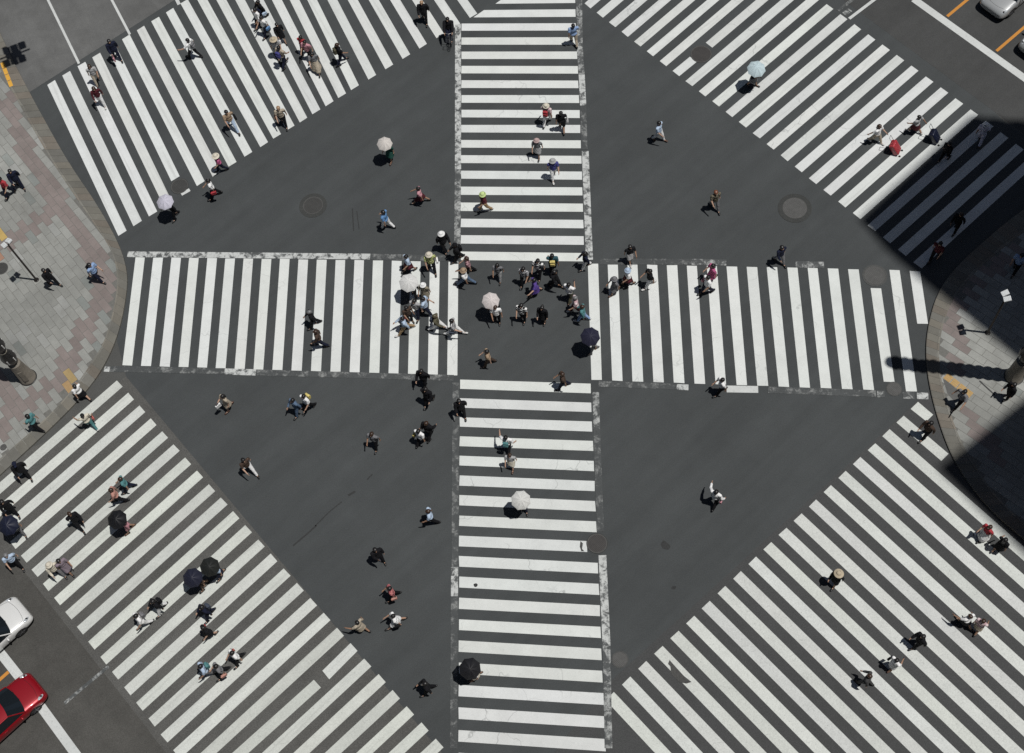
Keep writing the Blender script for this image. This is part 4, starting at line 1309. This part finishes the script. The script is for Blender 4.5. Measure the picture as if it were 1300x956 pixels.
def flood_post(px, py, rz, label, hgt=3.75):
    c = G(px, py, .12)
    t = empty('floodlight_post', (c.x, c.y, .12), rz)
    tag(t, label, 'lamp post', 'slim floodlight posts on the pavements')
    add_obj('pole', lathe([(.075, 0), (.075, .12), (.052, .16), (.048, hgt), (.001, hgt)], 20, 'pole'), t, [M_pole])
    add_obj('base_plate', lathe([(.001, .003), (.14, .003), (.14, .02), (.08, .025)], 20, 'base_plate'), t, [M_pole])
    add_obj('crossarm', boxes([((0, 0, hgt), (.27, .028, .028)), ((-.15, 0, hgt+.05), (.02, .02, .06)), ((.15, 0, hgt+.05), (.02, .02, .06))], .004, 'crossarm'), t, [M_pole])
    for s in (-1, 1):
        rot = Matrix.Rotation(R_(-22), 4, 'X') @ Matrix.Rotation(R_(s*6), 4, 'Z')
        h = add_obj('lamp_head', boxes([((s*.155, .03, hgt+.16), (.125, .17, .06), rot)], .018, 'lamp_head'), t, [M_white])
        add_obj('lens', boxes([((s*.155, .01, hgt+.095), (.10, .14, .006), rot)], 0, 'lens'), h, [M_glass])
        add_obj('cooling_fins', boxes([((s*.155+x, .03, hgt+.228), (.006, .13, .012), rot) for x in (-.08, -.04, 0, .04, .08)], 0, 'cooling_fins'), h, [M_white])
flood_post(46.4, 355.4, R_(52), 'slim dark floodlight post with two white lamp heads, left pavement')
flood_post(1253.6, 422.5, R_(100), 'slim floodlight post with white lamp heads at the shadow edge, right pavement')

def column(px, py, rz, label):
    c = G(px, py, .12)
    t = empty('light_column', (c.x, c.y, .12), rz)
    tag(t, label, 'light column', 'tall segmented light columns')
    add_obj('base', lathe([(.43, 0), (.43, .10), (.405, .14), (.31, 1.74), (.31, 1.80)], 40, 'base'), t, [M_stone])
    add_obj('base_ring', lathe([(.44, 0.003), (.465, 0.003), (.465, .035), (.435, .04)], 40, 'base_ring'), t, [M_blackm])
    add_obj('access_door', boxes([((0, -.372, .85), (.11, .012, .45), Matrix.Rotation(R_(-3.4), 4, 'X'))], .004, 'door'), t, [M_stone])
    for k in range(12):
        z = 1.80+k*1.4
        s = add_obj('segment', lathe([(.165, z), (.19, z+.10), (.27, z+.28), (.35, z+.52), (.37, z+.7), (.35, z+.88), (.27, z+1.12), (.19, z+1.30), (.165, z+1.39)], 32, 'segment'), t, [M_blackm])
        add_obj('collar', lathe([(.16, z-.03), (.21, z-.03), (.21, z+.05), (.16, z+.05)], 32, 'collar', False), s, [M_band])
        pl = []
        for q in range(6):
            a = q*math.pi/3+.3
            rot = Matrix.Rotation(a, 4, 'Z')
            pl.append(((math.cos(a)*.358, math.sin(a)*.358, z+.70), (.014, .026, .17), rot))
        add_obj('light_strip', boxes(pl, .004, 'light_strip'), s, [M_lens])
    add_obj('finial', lathe([(.29, 18.6), (.30, 18.65), (.16, 18.8), (.001, 18.86)], 32, 'finial'), t, [M_blackm])
column(35.5, 479.5, .4, 'tall stone-footed column with black segments on the left pavement')
column(1287, 478, 1.1, 'tall black segmented column at the right frame edge, casting a beaded shadow')

# a mast carrying six floodlights over the upper left road (outside the picture, its shadow is in it)
hF = 11.5
sc_ = G(19, 70)
off = Vector((SUND.x, SUND.y, 0))*(hF/SUND.z)
hc = sc_+off
ad = (G(36, 63)-G(0, 77)); ad.z = 0; ad.normalize(); an = Vector((-ad.y, ad.x, 0))
base_m = hc-ad*7.0
t = empty('floodlight_mast', (base_m.x, base_m.y, .12), math.atan2(ad.y, ad.x))
tag(t, 'mast with a long arm and six floodlights beyond the upper left kerb', 'light mast')
add_obj('pole', lathe([(.14, 0), (.12, hF), (.001, hF+.02)], 20, 'pole'), t, [M_pole])
add_obj('arm', tubes([[(0, 0, hF-.1), (7.9, 0, hF)]], .06, 10, 'arm'), t, [M_pole])
add_obj('control_box', boxes([((6.95, 0, hF-.06), (.42, .22, .16))], .02, 'control_box'), t, [M_pole])
for i in range(3):
    for s in (-1, 1):
        add_obj('lamp_head', boxes([((7.0+(i-1)*.46+(.12 if s > 0 else -.12), s*.46, hF), (.19, .26, .13))], .03, 'lamp_head'), t, [M_pole])

# ------------------------------------------------------------------ tower to the right (outside the picture; it throws the two wedges of shade)
HB = 70.0
offb = Vector((SUND.x, SUND.y, 0))*(HB/SUND.z)
shp = [(1085, 266), (1128, 320), (1170, 356), (1322, 484), (1198, 591), (1300, 694), (1620, 1010)]
pts = [G(*p)+offb for p in [(1090, 279), (1128, 321), (1323, 486), (1190, 594), (1632, 1035)]]
p2 = G(1233, 146)+offb
p2b = G(1300, 164)+offb
dfar = (p2b-p2).normalized()
foot = [pts[0], pts[1], pts[2], pts[3], pts[4], pts[4]+Vector((22, 6, 0)), p2+dfar*34, p2]
def prism(poly, z0, z1, name):
    bm = bmesh.new()
    lo = [bm.verts.new((v.x, v.y, z0)) for v in poly]; hi = [bm.verts.new((v.x, v.y, z1)) for v in poly]
    n = len(poly)
    for k in range(n): bm.faces.new((lo[k], lo[(k+1) % n], hi[(k+1) % n], hi[k]))
    bm.faces.new(hi); bm.faces.new(lo[::-1])
    return mesh_from(bm, name)
M_wall = simple('tower_wall', (.085, .083, .08), .7, var=.1, scale=.3)
M_win = simple('tower_glass', (.03, .04, .05), .1, var=.1, scale=.2)
def grow(poly, g):
    c = sum(poly, Vector())/len(poly)
    n = len(poly); out = []
    area = sum(poly[i].x*poly[(i+1) % n].y-poly[(i+1) % n].x*poly[i].y for i in range(n))
    sg = 1 if area > 0 else -1
    for i in range(n):
        a, b, c_ = poly[i-1], poly[i], poly[(i+1) % n]
        n1 = (b-a).normalized(); n2 = (c_-b).normalized()
        n1 = Vector((n1.y, -n1.x, 0))*sg; n2 = Vector((n2.y, -n2.x, 0))*sg
        m_ = (n1+n2); m_ = m_/max(.3, m_.dot(n1)) if m_.length > .01 else n1
        out.append(b+m_*g)
    return out
tw = empty('office_tower', (foot[0].x, foot[0].y, 0))
tag(tw, 'office tower right of the crossing whose shade falls on the right kerb', 'building')
inv = Matrix.Translation(-tw.location)
def tp(name, me, mat, par=None):
    me.transform(inv); return add_obj(name, me, par or tw, [mat])
tp('wall', prism(grow(foot, -.25), 0.12, HB-1.0, 'wall'), M_wall)
for k in range(17):
    z = 4.5+k*3.85
    tp('window_band', prism(grow(foot, -.10), z+1.0, z+3.1, 'window_band'), M_win)
    tp('floor_band', prism(foot, z+3.1, z+3.85+1.0 if k < 16 else HB-1.0, 'floor_band'), M_wall)
tp('shop_front', prism(grow(foot, -.08), .6, 3.6, 'shop_front'), M_win)
tp('roof', prism(foot, HB-1.0, HB, 'roof'), M_wall)

# ------------------------------------------------------------------ cars
def paint_car(name, col, flake=.3):
    m, nt, bs = newmat(name)
    bs.inputs['Base Color'].default_value = (*col, 1)
    tc = N(nt, 'ShaderNodeTexCoord')
    nt.links.new(scalec(nt, col, remap(nt, noise_n(nt, 3, 4, .6, tc.outputs['Object']), .3, .7, .985, 1.01)), bs.inputs['Base Color'])
    bs.inputs['Roughness'].default_value = .35
    bs.inputs['Metallic'].default_value = flake
    bs.inputs['Coat Weight'].default_value = .9
    bs.inputs['Coat Roughness'].default_value = .05
    return m
G_car = simple('car_glass', (.012, .016, .02), .05, var=.02)
M_tyre = simple('tyre', (.02, .02, .02), .85)
M_rim = simple('rim', (.4, .4, .42), .3, .9)
M_headl = simple('headlight_glass', (.55, .58, .60), .1, .2)
M_trim = simple('black_trim', (.015, .015, .015), .5)
M_red = simple('tail_red', (.35, .01, .01), .2)
M_plate = simple('plate', (.55, .56, .5), .5)

def car(center, hd, col, label, L=4.2, Wd=1.72, Ht=1.50, hatch=True, flake=.1, hood=.95):
    t = empty('car', (center.x, center.y, .02), hd-math.pi/2)
    tag(t, label, 'car', 'cars at the edges of the junction')
    pm = paint_car('car_paint', col, flake)
    hw = Wd/2; hl = L/2
    # body shell: sections along y (front = +y)
    secs = [(-hl, .62, .40, .62), (-hl+.06, .80, .30, .82), (-hl+.30, .955, .22, .95), (-hl+.9, 1.0, .20, .97), (-.4, 1.0, .20, .93), (.5, 1.0, .20, .93),
            (hl-1.25, 1.0, .20, .94), (hl-.80, 1.0, .20, .88), (hl-.38, 1.0, .20, .80), (hl-.12, .95, .24, .72), (hl+.02, .84, .28, .62), (hl+.05, .66, .36, .52)]
    bm = bmesh.new(); rings = []
    for y, w, zb, zt in secs:
        W2 = hw*w
        prof = [(0, zb), (W2*.80, zb), (W2*.98, zb+.12), (W2*1.0, (zb+zt)/2), (W2*.975, zt-.14), (W2*.90, zt-.03), (W2*.62, zt+.015), (0, zt+.035)]
        ring = prof+[(-x, z) for x, z in prof[-2:0:-1]]
        rings.append([bm.verts.new((x, y, z)) for x, z in ring])
    n = len(rings[0])
    for a, b in zip(rings[:-1], rings[1:]):
        for k in range(n): bm.faces.new((a[k], a[(k+1) % n], b[(k+1) % n], b[k]))
    bm.faces.new(rings[0]); bm.faces.new(rings[-1])
    bmesh.ops.recalc_face_normals(bm, faces=bm.faces)
    me = bpy.data.meshes.new('b'); bm.to_mesh(me); bm.free()
    o = bpy.data.objects.new('tmp', me); COL.objects.link(o)
    md = o.modifiers.new('s', 'SUBSURF'); md.levels = 2; md.render_levels = 2
    # wheel arches by boolean
    bmw = bmesh.new()
    wy = (hl-.80, -hl+.78)
    for y in wy:
        bmesh.ops.create_cone(bmw, cap_ends=True, segments=32, radius1=.345, radius2=.345, depth=Wd+.4, matrix=Matrix.Translation((0, y, .31)) @ Matrix.Rotation(math.pi/2, 4, 'Y'))
    mw = bpy.data.meshes.new('w'); bmw.to_mesh(mw); bmw.free()
    ow = bpy.data.objects.new('tmpw', mw); COL.objects.link(ow)
    mb = o.modifiers.new('bo', 'BOOLEAN'); mb.object = ow; mb.operation = 'DIFFERENCE'
    dg = bpy.context.evaluated_depsgraph_get()
    me2 = bpy.data.meshes.new_from_object(o.evaluated_get(dg)); me2.name = 'body'
    bpy.data.objects.remove(o); bpy.data.objects.remove(ow)
    me2.polygons.foreach_set('use_smooth', [True]*len(me2.polygons))
    me2.materials.clear()
    add_obj('body', me2, t, [pm])
    from mathutils.bvhtree import BVHTree
    bt = bmesh.new(); bt.from_mesh(me2); bvh = BVHTree.FromBMesh(bt)
    def top(x, y, dz=.004):
        h = bvh.ray_cast(Vector((x, y, 3)), Vector((0, 0, -1)))
        return (x, y, (h[0].z if h[0] else .7)+dz)
    def front(x, z, dy=.004):
        h = bvh.ray_cast(Vector((x, hl+2, z)), Vector((0, -1, 0)))
        return (x, (h[0].y if h[0] else hl)+dy, z)
    bonnet = [top(-hw*.80, hl-hood+.02)]+[top(-hw*.80+.03*q, hl-hood-(hood-.42)*-q/6) for q in range(1, 7)]
    edge = [top(x, hl-.36+.12*(1-(x/(hw*.74))**2), 0) for x in [hw*.72*(k/6-1) for k in range(13)]]
    sidel = [top(-hw*.86, hl-hood-.02, 0)]+[top(-hw*(.86-.14*k/5), hl-hood+(hood-.36)*k/5, 0) for k in range(1, 6)]+edge+[top(hw*(.86-.14*k/5), hl-hood+(hood-.36)*k/5, 0) for k in range(5, 0, -1)]+[top(hw*.86, hl-hood-.02, 0)]
    add_obj('bonnet_seam', tubes([sidel], .006, 5, 'bonnet_seam'), t, [M_trim])
    bump_ = [front(x, .56, 0) for x in [hw*.70*(k/6-1) for k in range(13)]]
    add_obj('bumper_seam', tubes([bump_], .007, 5, 'bumper_seam'), t, [M_trim])
    # cabin
    zb = .93
    yb0, yt0 = hl-hood-.05, hl-hood-.75          # windscreen base / top
    yb1, yt1 = (-hl+.18, -hl+.55) if hatch else (-hl+.75, -hl+1.25)
    wb, wt = hw*.90, hw*.72
    def surf(fn, nu, nv, name, mat, par=t, thick=.0):
        bm = bmesh.new()
        g = [[bm.verts.new(fn(u/nu, v/nv)) for v in range(nv+1)] for u in range(nu+1)]
        for u in range(nu):
            for v in range(nv): bm.faces.new((g[u][v], g[u+1][v], g[u+1][v+1], g[u][v+1]))
        return add_obj(name, mesh_from(bm, name, True), par, [mat])
    def P3(x, y, z): return (x, y, z)
    def lerp(a, b, t_): return a+(b-a)*t_
    def wind(u, v, y0, y1, bul):
        s = u*2-1
        return P3(s*lerp(wb, wt, v), lerp(y0, y1, v)+bul*(1-s*s)*(1-v*.4), lerp(zb-.02, Ht-.05, v)+.03*(1-s*s)*v)
    surf(lambda u, v: wind(u, v, yb0-.10, yt0, .16), 10, 6, 'windscreen', G_car)
    surf(lambda u, v: wind(1-u, v, yb1+.04, yt1, -.10), 10, 6, 'rear_window', G_car)
    def roof(u, v):
        s, q = u*2-1, v
        y = lerp(yt0, yt1, q)
        y += (.10*(1-s*s))*(1-q)-.06*(1-s*s)*q
        return P3(s*(wt+.005)*(1-.03*abs(q-.4)), y, Ht-.045+.045*(1-s*s)+.03*math.sin(math.pi*q))
    surf(roof, 10, 12, 'roof', pm)
    for s in (-1, 1):
        def side(u, v):
            y = lerp(lerp(yb0-.12, yt0, v), lerp(yb1+.06, yt1, v), u)
            return P3(s*(lerp(wb, wt, v)+.015*math.sin(math.pi*u)), y, lerp(zb-.02, Ht-.05, v))
        surf(side, 10, 5, 'side_window', G_car)
        pp = [[(s*wb*1.01, yb0-.10, zb-.02), (s*wt*1.01, yt0, Ht-.04)], [(s*wb*1.01, yb1+.05, zb-.02), (s*wt*1.01, yt1, Ht-.04)], [(s*(wt+.012), yt0, Ht-.04), (s*(wt+.018), (yt0+yt1)/2, Ht-.02), (s*(wt+.012), yt1, Ht-.04)],
              [(s*(wb+.015), (yb0+yb1)/2-.05, zb-.02), (s*(wt+.018), (yt0+yt1)/2-.02, Ht-.04)]]
        add_obj('pillar', tubes(pp, .03, 8, 'pillar'), t, [pm])
        mr = add_obj('wing_mirror', union([('ell', (s*(hw+.09), yb0-.35, .99), (.11, .06, .075)), ('cap', (s*(hw-.06), yb0-.36, .94), .025, (s*(hw+.03), yb0-.35, .96), .025)], .012, 2, name='mirror'), t, [pm])
        x0 = s*hw*.66
        hp = Vector(top(s*hw*.76, hl-.24, -.030))
        hlm = add_obj('headlight', union([('ell', hp, (.085, .19, .050), Matrix.Rotation(s*.42, 4, 'Z') @ Matrix.Rotation(-.36, 4, 'X'))], .010, 2, name='headlight'), t, [M_headl])
        add_obj('lamp_bowl', union([('ell', hp+Vector((0, .03, .018)), (.055, .07, .036), Matrix.Rotation(-.36, 4, 'X'))], .010, 1, name='lamp_bowl'), hlm, [M_trim])
        add_obj('tail_light', union([('ell', (x0*1.1, -hl+.10, .78), (.12, .07, .10))], .014, 2, name='tail_light'), t, [M_red])
        for y in wy:
            w = lathe([(.20, -.10), (.285, -.10), (.31, -.07), (.315, 0), (.31, .07), (.285, .10), (.20, .10)], 36, 'tyre')
            w.transform(Matrix.Translation((s*(hw-.13), y, .315)) @ Matrix.Rotation(math.pi/2, 4, 'Y'))
            wo = add_obj('wheel', w, t, [M_tyre])
            rm = []
            for q in range(5):
                a = q*2*math.pi/5
                rm.append([(s*(hw-.045), y, .315), (s*(hw-.045), y+.19*math.cos(a), .315+.19*math.sin(a))])
            add_obj('rim', tubes(rm+[[(s*(hw-.05), y+.2*math.cos(a), .315+.2*math.sin(a)), (s*(hw-.05), y+.2*math.cos(a+.35), .315+.2*math.sin(a+.35))] for a in [k*.349 for k in range(18)]], .022, 6, 'rim'), wo, [M_rim])
        add_obj('door_handle', boxes([((s*(hw-.015), -.1, .80), (.02, .09, .015))], .006, 'door_handle'), t, [pm])
    add_obj('grille', boxes([((0, hl-.05, .50), (hw*.42, .035, .07)), ((0, hl-.10, .32), (hw*.60, .06, .05))], .012, 'grille'), t, [M_trim])
    add_obj('number_plate', boxes([((0, hl+.012, .43), (.165, .008, .08))], .002, 'number_plate'), t, [M_plate])
    add_obj('wiper', tubes([[(-.45, yb0+.05, zb+.06), (-.02, yb0+.02, zb+.09)], [(.1, yb0+.07, zb+.06), (.55, yb0-.08, zb+.07)]], .008, 5, 'wiper'), t, [M_trim])
    # shut lines of bonnet
    return t

d1 = R_(44.6); D1 = Vector((math.cos(d1), math.sin(d1), 0)); L1 = Vector((-D1.y, D1.x, 0))
c = G(31, 804)+L1*.78-D1*1.27
car(c, d1, (.72, .72, .70), 'white hatchback past the stop line at the left frame edge', L=4.1)
c = G(31, 858, .72)-L1*.66-D1*1.95
car(c, d1, (.30, .005, .012), 'dark red car at the bottom left corner', L=4.3, flake=.3)
d2 = R_(221.9); D2 = Vector((math.cos(d2), math.sin(d2), 0)); L2 = Vector((-D2.y, D2.x, 0))
c1 = G(1259, 12, .5)-D2*2.05
car(c1, d2, (.34, .35, .35), 'silver car waiting behind the stop line at the top right', L=4.3)
c2 = c1+G(1291, 58)-G(1242.7, 3.5)
car(c2, d2, (.26, .27, .27), 'grey car cut by the right frame edge behind the stop line', L=4.3)

# the other towers round the junction, all outside the picture; they close off the low sky
M_wall2 = simple('block_wall', (.08, .078, .075), .8, var=.1, scale=.3)
def block(x0, y0, x1, y1, h, label, rz=0.0):
    c = Vector(((x0+x1)/2, (y0+y1)/2, 0)); hx, hy = (x1-x0)/2, (y1-y0)/2
    t = empty('office_block', (c.x, c.y, 0), rz)
    tag(t, label, 'building')
    q = [Vector((-hx, -hy, 0)), Vector((hx, -hy, 0)), Vector((hx, hy, 0)), Vector((-hx, hy, 0))]
    add_obj('wall', prism(grow(q, -.25), 0.1, h-1.0, 'wall'), t, [M_wall2])
    n = int((h-6)/3.9)
    for k in range(n):
        z = 4.5+k*3.9
        add_obj('window_band', prism(grow(q, -.10), z+1.0, z+3.1, 'window_band'), t, [M_win])
        add_obj('floor_band', prism(q, z+3.1, z+4.9 if k < n-1 else h-1.0, 'floor_band'), t, [M_wall2])
    add_obj('roof', prism(q, h-1.0, h, 'roof'), t, [M_wall2])
block(-24, -34, 42, -1.6, 61.0, 'wide office block directly below the viewpoint, south of the crossing')
block(-80, 8, -50, 42, 58.0, 'office block west of the left pavement')
block(-26, 78, 8, 104, 60.0, 'office block north of the crossing between two roads')
block(34, 66, 62, 92, 52.0, 'office block north-east of the crossing behind the stop line')
block(-104, 60, -74, 90, 48.0, 'lower office block north-west beyond the upper left road')
